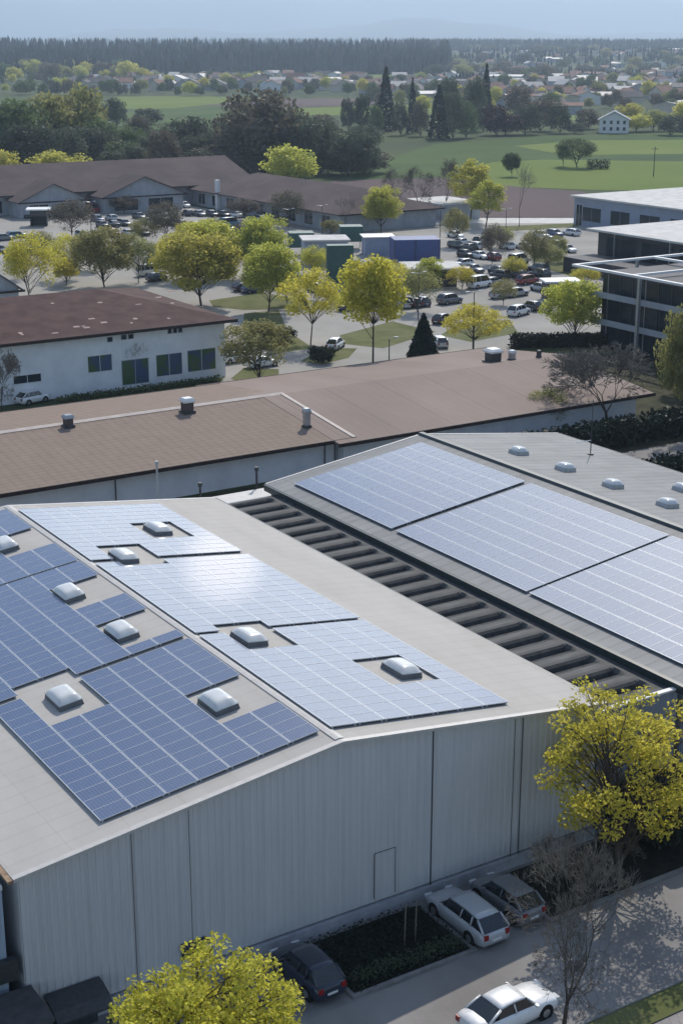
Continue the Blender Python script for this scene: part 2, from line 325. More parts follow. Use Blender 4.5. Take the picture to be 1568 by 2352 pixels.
for y0, y1, h0, h1 in ((-.05, .25, -.13, .012), (LN-.25, LN+.05, -.13, .012)):
    b = MB()
    for (u0, u1) in ((-.1, RU), (RU, WD+.02)):
        z0, z1 = za(max(u0, 0)), za(min(u1, WD))
        b.add([(u0,y0,z0+h0),(u1,y0,z1+h0),(u1,y1,z1+h0),(u0,y1,z0+h0),(u0,y0,z0+h1),(u1,y0,z1+h1),(u1,y1,z1+h1),(u0,y1,z0+h1)],
              [(0,3,2,1),(4,5,6,7),(0,1,5,4),(1,2,6,5),(2,3,7,6),(3,0,4,7)])
    b.build('verge_trim', M['trim'], hall)
b = MB(); b.rings([[(RU-.24, y, RZ+.012), (RU, y, RZ+.055), (RU+.24, y, RZ+.012), (RU, y, RZ-.03)] for y in (.31, LN-.3)]); b.build('ridge_cap', M['trim'], hall)
b = MB(); b.rings([[(-.34, y, EZ-.02), (-.11, y, EZ-.02), (-.13, y, EZ-.16), (-.32, y, EZ-.16)] for y in (-.05, LN)]); b.build('gutter', M['rust'], hall)
b = MB(); b.rings([[(WD+.01, y, EZ-.02), (WD+.16, y, EZ-.02), (WD+.15, y, EZ-.14), (WD+.02, y, EZ-.14)] for y in (0, LN)]); b.build('gutter', M['dark_gut'], hall)
def skylight_meshes(lu, lv):
    c = MB(); c.rings([[(-lu/2-.06, -lv/2-.06, -.05), (lu/2+.06, -lv/2-.06, -.05), (lu/2+.06, lv/2+.06, -.05), (-lu/2-.06, lv/2+.06, -.05)],
                       [(-lu/2, -lv/2, .30), (lu/2, -lv/2, .30), (lu/2, lv/2, .30), (-lu/2, lv/2, .30)]])
    curb = c.build('curb', M['curb'], link=False).data
    n = 10; vs = []; fs = []; d = MB()
    for j in range(n+1):
        for i in range(n+1):
            x, y = 2*i/n-1, 2*j/n-1
            h = .30+.30*((1-x**4)*(1-y**4))**.6
            vs.append((x*(lu/2+.02), y*(lv/2+.02), h+.02))
    for j in range(n):
        for i in range(n): a = j*(n+1)+i; fs.append((a, a+1, a+n+2, a+n+1))
    d.add(vs, fs); d.box(-lu/2-.04, lu/2+.04, -lv/2-.04, lv/2+.04, .285, .325)
    dome = d.build('dome', M['dome'], smooth=True, link=False).data
    return curb, dome
CURB, DOME = skylight_meshes(1.18, 1.9)
SLA = math.atan((RZ-EZ)/RU)
def skylight(parent, u, v, z, slope, cdm=None):
    c_, d_ = cdm or (CURB, DOME)
    s = inst('skylight', c_, parent, (u, v, z)); s.rotation_euler = (0, -slope, 0)
    inst('dome', d_, s)
for u, v in ((7.5, 12.95), (13.0, 7.05), (12.85, 17.85), (12.75, 24.85), (12.7, 35.15), (7.5, 29.6)): skylight(hall, u, v, za(u), SLA)
for u, v in ((18.15, 13.35), (18.0, 28.95), (22.95, 34.45), (23.5, 6.85)): skylight(hall, u, v, za(u), -SLA)

# solar modules: every module is a part of its array, one mesh shared
def pv_material(name, c1, c2, rough):
    m = bpy.data.materials.new(name); m.use_nodes = True; n = m.node_tree; b = n.nodes['Principled BSDF']
    b.inputs['Roughness'].default_value = rough; b.inputs['Specular IOR Level'].default_value = .15; b.inputs['IOR'].default_value = 1.5
    b.inputs['Coat Weight'].default_value = 1.0; b.inputs['Coat Roughness'].default_value = .04
    t = n.nodes.new('ShaderNodeTexCoord'); sp = n.nodes.new('ShaderNodeSeparateXYZ'); n.links.new(t.outputs['Object'], sp.inputs[0])
    fac = None
    for ax in (0, 1):
        mo = n.nodes.new('ShaderNodeMath'); mo.operation = 'PINGPONG'; mo.inputs[1].default_value = .078; n.links.new(sp.outputs[ax], mo.inputs[0])
        lt = n.nodes.new('ShaderNodeMath'); lt.operation = 'LESS_THAN'; lt.inputs[1].default_value = .003; n.links.new(mo.outputs[0], lt.inputs[0])
        if fac is None: fac = lt.outputs[0]
        else:
            mm = n.nodes.new('ShaderNodeMath'); mm.operation = 'MAXIMUM'; n.links.new(fac, mm.inputs[0]); n.links.new(lt.outputs[0], mm.inputs[1]); fac = mm.outputs[0]
    vo = n.nodes.new('ShaderNodeTexVoronoi'); vo.inputs['Scale'].default_value = 22; n.links.new(t.outputs['Object'], vo.inputs['Vector'])
    oi = n.nodes.new('ShaderNodeObjectInfo'); a1 = n.nodes.new('ShaderNodeMath'); a1.operation = 'ADD'; s1 = n.nodes.new('ShaderNodeSeparateColor')
    n.links.new(vo.outputs['Color'], s1.inputs[0]); n.links.new(s1.outputs[0], a1.inputs[0]); n.links.new(oi.outputs['Random'], a1.inputs[1])
    hv = n.nodes.new('ShaderNodeMath'); hv.operation = 'MULTIPLY'; hv.inputs[1].default_value = .5; n.links.new(a1.outputs[0], hv.inputs[0])
    m1 = n.nodes.new('ShaderNodeMix'); m1.data_type = 'RGBA'; m1.inputs['A'].default_value = (*c1, 1); m1.inputs['B'].default_value = (*c2, 1); n.links.new(hv.outputs[0], m1.inputs['Factor'])
    m2 = n.nodes.new('ShaderNodeMix'); m2.data_type = 'RGBA'; m2.inputs['B'].default_value = (.32, .35, .40, 1); n.links.new(fac, m2.inputs['Factor']); n.links.new(m1.outputs['Result'], m2.inputs['A'])
    n.links.new(m2.outputs['Result'], b.inputs['Base Color'])
    nz = n.nodes.new('ShaderNodeTexNoise'); nz.inputs['Scale'].default_value = 1.6; bp = n.nodes.new('ShaderNodeBump'); bp.inputs['Strength'].default_value = .07; bp.inputs['Distance'].default_value = .02
    n.links.new(t.outputs['Object'], nz.inputs[0]); n.links.new(nz.outputs[0], bp.inputs['Height']); n.links.new(bp.outputs[0], b.inputs['Normal']); n.links.new(bp.outputs[0], b.inputs['Coat Normal'])
    return m
M['pv'] = pv_material('solar_cells', (.035, .070, .155), (.050, .088, .185), .45)
M['alu'] = mat('aluminium_frame', (.46, .49, .53), (.40, .43, .47), .4, 5, coat=1.0)
def pv_mesh(lu, lv):
    b = MB(); hu, hv, f, g = lu/2-.006, lv/2-.010, .016, .040
    b.box(-hu+g, hu-g, -hv+f, hv-f, 0, .034, 0)
    for x0, x1, y0, y1 in ((-hu, hu, -hv, -hv+f), (-hu, hu, hv-f, hv), (-hu, -hu+g, -hv+f, hv-f), (hu-g, hu, -hv+f, hv-f)): b.box(x0, x1, y0, y1, -.01, .040, 1)
    b.box(-hu+.1, -hu+.15, -hv-.0, hv+.0, -.10, -.012, 1); b.box(hu-.15, hu-.1, -hv, hv, -.10, -.012, 1)
    return b.build('solar_panel', [M['pv'], M['alu']], link=False).data
def array(label, base, u0, pu, ncol, v0, pv, nrow, zfun, slope, skip, mesh, group=None):
    a = thing('solar_array', label, 'solar array', base, ANG)
    cells = [(r, c_) for r in range(nrow) for c_ in range(ncol) if (c_, r) not in skip]
    for i, (r, c_) in enumerate(cells[:100]):
        u = u0+pu*(c_+.5); v = v0+pv*(r+.5)
        p = inst('solar_panel', mesh, a, (u, v, zfun(u)+.13)); p.rotation_euler = (0, -slope, 0)
    if len(cells) > 100:
        src = mesh; b = MB(); sv_ = [v_.co.copy() for v_ in src.vertices]; sf = [tuple(p.vertices) for p in src.polygons]; sm = [p.material_index for p in src.polygons]
        for r, c_ in cells[100:]:
            u = u0+pu*(c_+.5); v = v0+pv*(r+.5); T = Matrix.Translation((u, v, zfun(u)+.13)) @ Matrix.Rotation(-slope, 4, 'Y')
            o_ = len(b.v); b.v += [tuple(T @ q) for q in sv_]; b.f += [tuple(i+o_ for i in f) for f in sf]; b.m += sm
        p = b.build('solar_panel', [M['pv'], M['alu']], a); p['kind'] = 'stuff'
    return a
PVL = pv_mesh(1.557, .94); PVR = pv_mesh(1.49, .94); PVB = pv_mesh(1.47, .94)
blk = lambda cs, rs: {(c_, r) for c_ in cs for r in rs}
array('blue solar array on the left roof slope, the nearest to the camera there', UO, 4.30, 1.557, 7, 1.35, .94, 14, za, SLA, blk((1, 2), range(10, 14)) | blk((5, 6), range(4, 8)), PVL)
array('blue solar array in the middle of the left roof slope beside two skylights', UO, 4.30, 1.557, 7, 14.98, .94, 15, za, SLA, blk((1, 2), (0, 13, 14)) | blk((5, 6), (1, 2, 3, 4, 8, 9, 10, 11)), PVL)
array('blue solar array at the far end of the left roof slope', UO, 4.30, 1.557, 7, 29.3, .94, 13, za, SLA, blk((5, 6), range(4, 8)) | blk((1, 2), range(0, 2)), PVL)
array('glaring pale solar array on the right slope nearest the blue-grey gable wall', UO, 15.78, 1.487, 7, 1.35, .94, 14, za, -SLA, blk((1, 2), (11, 12, 13)) | blk((4, 5), range(4, 8)), PVR)
array("glaring pale solar array in the middle of the foreground shed's right slope", UO, 15.78, 1.487, 7, 14.9, .94, 14, za, -SLA, blk((1, 2), (0, 13)), PVR)
array("glaring pale solar array at the far end of the foreground shed's right slope", UO, 15.78, 1.487, 7, 28.75, .94, 13, za, -SLA, blk((1, 2), (0, 1, 2)) | blk((4, 5), range(4, 8)), PVR)

# low link roof between the halls: wide ribs with deep troughs
link = thing('link_building', 'low link building with a dark ribbed roof sunk between the two solar halls', 'building', UO, ANG)
b = MB(); n = 21; prof = []
v = .95
for i in range(n):
    for dv, dz in ((0, 0), (.30, -.01), (.62, -.07), (.98, -.15), (1.12, -.40), (1.50, -.42), (1.60, -.18), (1.76, -.06), (1.96, -.005)): prof.append((v+dv, 7.0+dz))
    v += 2.0
vs = []; fs = []
us = [31.6, 35.9, 36.05, 36.2]; fm = []
for (vv, zz) in prof:
    for k_, u in enumerate(us): vs.append((u, vv, zz if k_ < 2 else (7.0+(zz-7.0)*(.5 if k_ == 2 else 0))))
m_ = len(us)
for i in range(len(prof)-1):
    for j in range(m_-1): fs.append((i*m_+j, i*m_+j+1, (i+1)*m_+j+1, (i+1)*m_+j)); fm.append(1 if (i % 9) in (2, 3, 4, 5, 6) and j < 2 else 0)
b.add(vs, fs); b.m = fm; b.box(36.2, 36.95, .9, 43.0, 6.9, 7.0)
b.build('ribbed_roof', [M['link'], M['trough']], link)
for q0, q1 in ((.45, .62), (43.0, 43.2)):
    b = MB(); b.box(31.45, 36.93, q0, q1, 0, 7.06 if q0 < 1 else 6.95); b.build('wall', M['wall_b'], link)
b = MB(); b.box(31.45, 36.95, .38, .68, 7.06, 7.16); b.build('parapet_cap', M['white'], link)
b = MB(); b.box(31.5, 31.6, .65, 43, 6.35, 7.05); b.build('gutter_channel', M['seam'], link)
ann = thing('flat_roofed_annex', 'low grey flat-roofed annex behind the ribbed link roof', 'building', UO, ANG)
b = MB(); b.box(31.0, 37.6, 43.3, 46.4, 0, 6.2); b.build('wall', M['grey_wall'], ann)
b = MB(); b.box(30.8, 37.8, 43.25, 46.6, 6.2, 6.5); b.build('roof', M['trim'], ann)

# ------------------------------------------------------------------ second solar hall (right)
EB, RB, U0B, URB, LB = 7.45, 9.38, 36.95, 51.5, 44.6
def zb(u): return EB+(RB-EB)*(u-U0B)/(URB-U0B) if u <= URB else RB-(RB-EB)*(u-URB)/(URB-U0B)
SLB = math.atan((RB-EB)/(URB-U0B)); U1B = 2*URB-U0B
hb = thing('industrial_hall', 'second shed on the right with solar arrays and a bare grey far slope', 'hall', UO, ANG)
b = MB(); b.slab([(U0B, -.1, EB), (URB, -.1, RB), (URB, LB, RB), (U0B, LB, EB)], .1); b.slab([(URB, -.1, RB), (U1B, -.1, EB), (U1B, LB, EB), (URB, LB, RB)], .1)
b.build('roof', M['roof_b'], hb)
b = MB(); b.box(U0B+.25, U0B+.4, .3, LB-.3, 0, EB-.15); b.box(U1B-.4, U1B-.25, .3, LB-.3, 0, EB-.15)
for y in (.3, LB-.3): b.add([(U0B+.3, y, 0), (U1B-.3, y, 0), (U1B-.3, y, EB-.12), (URB, y, RB-.14), (U0B+.3, y, EB-.12)], [(0, 1, 2, 3, 4)])
b.build('wall', M['wall_b'], hb)
b = MB(); b.rings([[(U0B-.22, y, EB-.02), (U0B-.01, y, EB+.02), (U0B+.05, y, EB-.12), (U0B+.02, y, EB-.50), (U0B-.2, y, EB-.5)] for y in (-.1, LB)]); b.build('gutter', M['dark_gut'], hb)
b = MB(); b.rings([[(U1B+.18, y, EB-.02), (U1B, y, EB+.01), (U1B, y, EB-.2), (U1B+.16, y, EB-.2)] for y in (-.1, LB)]); b.build('gutter', M['dark_gut'], hb)
b = MB(); b.rings([[(URB-.32, y, RB-.01), (URB-.2, y, RB+.16), (URB+.2, y, RB+.16), (URB+.32, y, RB-.01)] for y in (-.15, LB+.15)]); b.build('ridge_cap', M['dark_gut'], hb)
for y0, y1 in ((-.16, .06), (LB-.06, LB+.16)):
    b = MB()
    for (a0, a1) in ((U0B, URB), (URB, U1B)):
        z0, z1 = zb(a0), zb(a1); b.add([(a0,y0,z0-.16),(a1,y0,z1-.16),(a1,y1,z1-.16),(a0,y1,z0-.16),(a0,y0,z0+.03),(a1,y0,z1+.03),(a1,y1,z1+.03),(a0,y1,z0+.03)], [(0,3,2,1),(4,5,6,7),(0,1,5,4),(1,2,6,5),(2,3,7,6),(3,0,4,7)])
    b.build('verge_trim', M['trim'], hb)
SK2 = skylight_meshes(1.1, 1.1); SK2[0].materials[0] = M['steel']
for u, v in ((55.6, 37.2), (55.6, 31.6), (55.6, 26.3), (55.6, 20.7), (55.6, 15.2), (61.0, 24.6)): skylight(hb, u, v, zb(u)-.02, -SLB, SK2)
array('solar array on the right shed at its far end, beyond the first dark gap', UO, 38.3, 1.472, 8, 29.55, .94, 14, zb, SLB, set(), PVB)
array('solar array in the middle of the right shed, between the two dark gaps', UO, 38.3, 1.472, 8, 14.85, .94, 15, zb, SLB, set(), PVB)
array('solar array at the near end of the right shed, cut by the right picture edge', UO, 38.3, 1.472, 8, .5, .94, 15, zb, SLB, set(), PVB)
an_ = thing('antenna_mast', 'thin antenna mast with a pale crossbar on the bare grey slope of the right shed', 'antenna', W(62.5, 36.5, zb(62.5)), ANG)
b = MB(); b.tube((0, 0, -.05), (0, 0, 4.6), .05, .03, 6); b.tube((0, 0, .0), (.0, 0, .12), .25, .25, 8); b.build('mast', M['dark_metal'], an_)
b = MB(); b.tube((-1.5, .1, 1.2), (0, 0, 1.2), .035, .035, 5)
for x in (-1.4, -1.0, -.6): b.tube((x, -.35, 1.2), (x, .4, 1.2), .02, .02, 4)
b.build('crossbar', M['white'], an_)

# ------------------------------------------------------------------ left neighbour, canopies at the left bottom corner
nb = thing('neighbouring_shed', 'pale blue clad neighbour shed with white roof at the left picture edge', 'building', UO, ANG)
b = MB(); b.box(-14, -.42, .55, 36, 0, 7.15); b.build('wall', mat('light_blue_cladding', (.34, .42, .50), (.28, .35, .43), .55, 1.2, (3, 1, .3), wave=[(0, .35, .04, .8)]), nb)
b = MB(); b.slab([(-14, .5, 7.9), (-.40, .5, 7.35), (-.40, 36, 7.35), (-14, 36, 7.9)], .18); b.build('roof', M['white'], nb)
lt_ = thing('lean_to', 'low dark lean-to with grey flat roof at the bottom left corner', 'shed', UO, ANG)
b = MB(); b.box(-6, .2, -2.2, .2, 0, 2.4); b.build('wall', M['dark_metal'], lt_)
b = MB(); b.box(-6, .4, -2.4, .2, 2.4, 2.6); b.build('roof', mat('dark_felt_roof', (.07, .07, .072), (.10, .10, .10), .9, 2), lt_)
b = MB(); b.box(-6, -.05, .25, .53, 3.0, 4.0); b.build('fascia_box', M['dark_metal'], lt_)
cp = thing('entrance_canopy', 'dark rounded canopy against the foot of the blue-grey gable wall', 'canopy', UO, ANG)
b = MB(); b.rings([[(u_, .2, 1.9), (u_, -.3, 1.88), (u_, -.9, 1.7), (u_, -1.3, 1.35), (u_, -1.3, 1.25), (u_, -.8, 1.58), (u_, .2, 1.78)] for u_ in (.9, 3.4)]); b.build('canopy_roof', M['dark_metal'], cp, smooth=False)
for u_ in (1.0, 3.3):
    b = MB(); b.box(u_-.05, u_+.05, -1.22, -1.12, 0, 1.35); b.build('post', M['dark_metal'], cp)
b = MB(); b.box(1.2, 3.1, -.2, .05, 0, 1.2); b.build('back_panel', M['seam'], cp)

# ------------------------------------------------------------------ other buildings, laid out in the same street grid
def house(name, label, u0, u1, v0, v1, eave, ridge, kind='gable', axis='u', oh=.6, wallm='white_wall', roofm='brown_far', trimm='dark_trim', t=.18, P=None, rz=None, group=None, cat='building', zbase=0, hip=None, single=False):
    base = P if P is not None else W(u0, v0); a = ANG if rz is None else rz
    X = u1-u0; Y = v1-v0
    r = None if single else thing(name, label, cat, base, a, group)
    wb = MB(); rb = MB(); tb = MB()
    mid = (Y if axis == 'u' else X)/2
    if kind == 'flat':
        wb.box(0, X, 0, Y, -1, eave); rb.box(-oh, X+oh, -oh, Y+oh, eave, eave+.35)
    else:
        wb.box(0, X, 0, Y, -1, eave)
        s = (ridge-eave)/mid; ez = eave-s*oh
        h = 0 if kind == 'gable' else (hip or mid)
        if axis == 'u':
            A, B_ = (-oh+h, Y/2, ridge), (X+oh-h, Y/2, ridge)
            c = [(-oh, -oh, ez), (X+oh, -oh, ez), (X+oh, Y+oh, ez), (-oh, Y+oh, ez)]
            rb.slab([c[0], c[1], B_, A], t); rb.slab([c[2], c[3], A, B_], t)
            if kind == 'gable':
                for x in (0, X): wb.add([(x, 0, eave), (x, Y, eave), (x, Y/2, ridge-t)], [(0, 1, 2)])
            else: rb.slab([c[1], c[2], B_], t); rb.slab([c[3], c[0], A], t)
        else:
            A, B_ = (X/2, -oh+h, ridge), (X/2, Y+oh-h, ridge)
            c = [(-oh, -oh, ez), (X+oh, -oh, ez), (X+oh, Y+oh, ez), (-oh, Y+oh, ez)]
            rb.slab([c[1], c[2], B_, A], t); rb.slab([c[3], c[0], A, B_], t)
            if kind == 'gable':
                for y in (0, Y): wb.add([(0, y, eave), (X, y, eave), (X/2, y, ridge-t)], [(0, 1, 2)])
            else: rb.slab([c[0], c[1], A], t); rb.slab([c[2], c[3], B_], t)
        rb_e = ez
    if single:
        for f, m_ in zip(rb.f, rb.m): pass
        o_ = len(wb.v); wb.v += rb.v; wb.f += [tuple(i+o_ for i in f) for f in rb.f]; wb.m += [1]*len(rb.f)
        o = wb.build(name, [M[wallm], M[roofm]]); o.location = base; o.rotation_euler = (0, 0, a); return tag(o, label, cat, group)
    wb.build('wall', M[wallm], r); rb.build('roof', M[roofm], r)
    if kind != 'flat' and trimm:
        g = MB(); z = ez
        g.box(-oh-.12, X+oh+.12, -oh-.14, -oh-.003, z-t-.1, z+.03); g.box(-oh-.12, X+oh+.12, Y+oh+.003, Y+oh+.14, z-t-.1, z+.03)
        g.build('fascia', M[trimm], r)
    return r
M['shop_glass'] = mat('shop_window', (.05, .085, .16), (.06, .11, .05), .25, .45, spec=.3, contrast=(.45, .55))
def window(parent, face, s, z, w_, h_, X=0, Y=0, frame='white', glass='glass', name='window'):
    # face: 'f' front (y=0), 'l' left (x=0), 'r' right (x=X)
    fr = MB(); gl = MB(); d = .06; e = .07
    def bx(B, a0, a1, z0, z1, p0, p1):
        if face == 'f': B.box(a0, a1, -p1, -p0, z0, z1)
        elif face == 'l': B.box(-p1, -p0, a0, a1, z0, z1)
        else: B.box(X+p0, X+p1, a0, a1, z0, z1)
    bx(fr, s-e, s, z-e, z+h_+e, .003, d); bx(fr, s+w_, s+w_+e, z-e, z+h_+e, .003, d); bx(fr, s, s+w_, z-e, z, .003, d); bx(fr, s, s+w_, z+h_, z+h_+e, .003, d)
    if w_ > 1.6: bx(fr, s+w_/2-.03, s+w_/2+.03, z, z+h_, .02, d+.01)
    bx(gl, s, s+w_, z, z+h_, .004, .03)
    o = fr.build(name, M[frame], parent); gl.build('pane', M[glass], o); return o

# long brown-roofed building behind the halls: tiled left half, plum sheet right half
c1 = house('tiled_building', 'long white-walled building with light brown tiled roof and pale ridge line', 8, 57.6, 67.3, 92.6, 3.55, 5.0, oh=1.3, roofm='brown_tile', t=.22)
Yc = 92.6-67.3
b = MB(); b.rings([[(x, Yc/2-.42, 5.0), (x, Yc/2, 5.17), (x, Yc/2+.42, 5.0), (x, Yc/2, 4.95)] for x in (-1.2, 50.8)]); b.build('ridge_tiles', mat('pale_ridge_tiles', (.62, .54, .48), (.52, .45, .40), .8, 1), c1)
zs = lambda y: 3.55+(5.0-3.55)*y/(Yc/2)
b = MB(); b.add([(50.55, -1.4, zs(-1.3)), (50.95, -1.4, zs(-1.3)), (50.95, Yc/2, 5.02), (50.55, Yc/2, 5.02), (50.55, -1.4, zs(-1.3)+.09), (50.95, -1.4, zs(-1.3)+.09), (50.95, Yc/2, 5.11), (50.55, Yc/2, 5.11)], [(0,3,2,1),(4,5,6,7),(0,1,5,4),(1,2,6,5),(2,3,7,6),(3,0,4,7)]); b.build('verge_tiles', MATS['pale_ridge_tiles'], c1)
for x in (26.3, 48.2, 49.35): 
    b = MB(); b.tube((x, -.12, 0), (x, -.12, 3.3), .06, .06, 6); b.build('downpipe', M['dark_metal'], c1)
def vent(label, P, h, wd, capm='curb', bodym='brown_far', group=None):
    t_ = thing('roof_vent', label, 'roof vent', P, ANG, group)
    b = MB(); b.box(-wd*.7, wd*.7, -wd*.6, wd*.6, -.3, .22); b.build('base', M['dark_metal'], t_)
    b = MB(); b.box(-wd/2, wd/2, -wd/2, wd/2, .22, h*.72); b.build('shaft', M[bodym], t_)
    b = MB(); b.rings([[(-wd*s_, -wd*s_, z_), (wd*s_, -wd*s_, z_), (wd*s_, wd*s_, z_), (-wd*s_, wd*s_, z_)] for s_, z_ in ((.62, h*.72), (.64, h*.85), (.45, h))]); b.build('cap', M[capm], t_)
def on_c(u, v): return 3.55+(5.0-3.55)*(1-abs(v-79.95)/12.65)
vent('stubby roof vent at the left on the light brown tiles', W(34.9, 79.0, on_c(34.9, 79)), 1.2, .75, 'grey_wall')
vent('squat pale-capped roof vent in the middle of the tiled ridge', W(47.2, 78.4, on_c(47, 78.4)), 1.5, .95, 'white')
vent('slim tall roof vent with steel cap beside the verge of the tiled roof', W(56.0, 70.2, on_c(56, 70.2)), 1.9, .55, 'steel', 'steel')
c2 = house('sheet_roof_building', 'long building with plum brown sheet roof, a bare tree before its right end', 57.75, 95.6, 66.2, 93.4, 3.45, 5.02, oh=1.3, roofm='brown_sheet', t=.22)
vent('white-capped broad roof vent with black louvres on the plum brown roof', W(88.2, 82.2, on_c(88, 82.2)-.1), 1.6, 1.35, 'white', 'dark_metal')
vent('small white-capped pipe vent beside the broad louvred one', W(90.4, 81.5, on_c(88, 81.5)-.1), 1.2, .6, 'white', 'steel')
vent('tiny dark pipe vent alone near the right end of the plum roof', W(93.4, 80.3, on_c(88, 80)-.1), .9, .4, 'dark_metal', 'dark_metal')
for (x, y, h, m_, lab) in ((283, 1143, 3.6, 'cream', 'pale slim pole rising between the hall roof and the tiled eave'), (475, 1150, 3.0, 'dark_metal', 'dark stub post at the far corner of the left solar hall'), (613, 1128, 3.4, 'dark_metal', 'dark post at the far corner of the right solar hall')):
    b = MB(); P = W(*{283: (36.2, 62.5), 475: (32.6, 47.2), 613: (37.4, 46.9)}[x]); H_ = {283: 5.2, 475: 7.6, 613: 8.2}[x]
    b.tube((0, 0, 0), (0, 0, H_-.3), .10, .09, 8); b.tube((0, 0, H_-.3), (0, 0, H_), .16, .16, 8); o = b.build('pole', M[m_]); o.location = P; tag(o, lab, 'pole')

# white building with dark brown hip roof (left)
wd_ = house('showroom_building', 'white two-storey building with dark brown hipped roof and picture windows at the left', 14, 68.6, 110.6, 137, 7.5, 10.1, kind='hip', oh=1.1, roofm='brown_old', t=.25, hip=12)
for u_, z_, w_, h_, f_ in ((59.2, 1.1, 3.4, 2.6, 'white'), (63.4, 1.2, 3.8, 2.6, 'white'), (50.4, 2.6, 3.0, 1.9, 'white'), (54.7, .6, 3.4, 2.9, 'grey_wall'), (41.2, 2.3, 3.3, .9, 'white'), (60.9, 6.2, .45, .5, 'grey_wall'), (61.6, 6.2, .45, .5, 'grey_wall'), (62.3, 6.2, .45, .5, 'grey_wall'), (54.8, 6.1, .6, .5, 'grey_wall'), (55.7, 6.1, .6, .5, 'grey_wall'), (53.0, 6.0, .6, .5, 'grey_wall')):
    window(wd_, 'f', u_-14, z_, w_, h_, frame=f_, glass='shop_glass' if h_ > 1.5 else 'glass')
for px_, py_ in ((120, 722), (60, 725), (690, 705), (730, 745), (745, 770), (575, 745), (525, 780), (425, 730), (335, 768), (325, 805), (255, 830), (480, 805), (120, 855), (810, 758), (350, 820), (20, 745)):
    # worn pale patches on the tiles: thin repair sheets
    pass
b = MB(); rs = random.Random(5)
slp = (10.1-7.5)/13.2
for i in range(26):
    x = rs.uniform(18, 52); y = rs.choice([rs.uniform(.2, 2.5), rs.uniform(3, 10)]); w_ = rs.uniform(.25, .9); h_ = rs.uniform(.2, .5); z0 = 7.5+slp*y+.01; z1 = 7.5+slp*(y+h_)+.01
    b.slab([(x, y, z0+.02), (x+w_, y, z0+.02), (x+w_, y+h_, z1+.02), (x, y+h_, z1+.02)], .03)
b.build('repair_tiles', mat('pale_tiles', (.42, .32, .28), (.34, .24, .21), .8, 1), wd_)
house('dark_gable_house', 'dark slate-roofed house whose gable shows behind the left end of the hipped roof', 42, 57, 150, 170, 7, 12.5, axis='v', wallm='grey_wall', roofm='dark_roof')

# market halls beyond the car park
f1 = house('market_hall', 'long low market hall with dull brown roof beyond the left car park', 84, 176, 297, 331, 5.2, 10.4, oh=1.5, roofm='brown_far', wallm='grey_wall')
for s_ in range(8): window(f1, 'f', 20+s_*6.5, .6, 4.4, 2.8, frame='grey_wall')
for i, (a0, a1) in enumerate(((110, 126), (131, 152))):
    g = house('entrance_wing', ['narrow gabled entrance wing at the left of the market hall', 'wide gabled entrance wing in the middle of the market hall'][i], a0, a1, 288.5, 297.3, 4.2, 7.8 if i == 0 else 8.4, axis='v', oh=1.0, roofm='brown_far', wallm='grey_wall')
    X_ = a1-a0; window(g, 'f', X_*.12, .4, X_*.3, 2.6); window(g, 'f', X_*.55, .4, X_*.32, 2.6)
f2 = house('market_wing', 'brown-roofed wing of the market hall turned toward the camera, grey wall with pillars', 158.5, 184, 226, 296, 4.4, 8.2, axis='v', kind='hip', oh=1.3, roofm='brown_far', wallm='grey_wall')
for k in range(9): window(f2, 'l', 4+k*7.4, .6, 3.6, 2.6, frame='white')
b = MB(); b.box(-.9, -.1, 55, 56.2, 0, 7.2); b.build('chimney', M['white'], f2)
f3 = house('kiosk_building', 'small pale flat-roofed building right of the market wing', 190, 201, 232, 246, 3.6, 4, kind='flat', wallm='grey_wall', roofm='cream')
window(f3, 'f', 2, .8, 3, 1.8); window(f3, 'l', 3, .8, 4, 1.8)

# office park on the right
g1 = house('office_building', 'low white-roofed office with pale blue walls, farthest of three at the right', 211.5, 262, 120, 211, 6.2, 7, kind='flat', oh=.8, wallm='blue_wall', roofm='cream')
for k in range(9): window(g1, 'l', 82-k*9.2, 1.2, 6.0, 3.0, frame='blue_wall')
window(g1, 'l', 88.2, 0, 2.0, 4.6, frame='white')
b = MB(); b.box(14, 22, 30, 52, 6.55, 8.4); b.build('roof_plant', M['steel'], g1)
g2 = house('office_building', 'broad office with cream roof and dark glass front, middle of three at the right', 171.5, 216, 60, 158, 6.6, 7, kind='flat', oh=1.6, wallm='dark_metal', roofm='cream')
for k in range(10): window(g2, 'l', 88-k*9.2, .6, 7.6, 5.0, frame='dark_metal')
b = MB(); b.box(-.12, -.02, 70.5, 73, .3, 5.4); b.build('wood_panel', mat('tan_panel', (.36, .28, .23), (.28, .21, .17), .7, 1), g2)
b = MB(); b.box(-9, -2, 78, 97, 0, 2.6); b.build('garden_wall', M['dark_roof'], g2)
for k in range(4):
    b = MB(); b.box(-1.5, -1.3, 92-k*14, 92.2-k*14, 0, 6.6); b.build('column', M['steel'], g2)
# glass office with open white roof frame
GU, GV = 121.0, 100.5
g3 = thing('glass_office', 'dark glass office with open white roof frame and balcony bands at the right picture edge', 'building', W(GU, GV), ANG)
b = MB(); b.box(0, 40, -60, 0, 0, 10.0); b.build('wall', M['glass'], g3)
for z_ in (3.3, 6.9):
    b = MB(); b.box(-1.3, 41, -61, .8, z_, z_+.22); b.box(-1.3, -1.22, -61, .8, z_+.22, z_+.8); b.build('balcony', M['grey_wall'], g3)
b = MB(); b.box(-.3, 40, -60.5, .3, 10.003, 10.2); b.build('roof', M['dark_roof'], g3)
for k in range(22):
    b = MB(); b.box(-.10, -.003, -1.2-k*2.4, -1.08-k*2.4, 0, 10.0); b.build('mullion', M['dark_metal' if k % 3 else 'steel'], g3)
for k in range(12):
    b = MB(); b.box(1+k*3, 1.15+k*3, .003, .1, 0, 10.0); b.build('mullion', M['dark_metal'], g3)
b = MB()
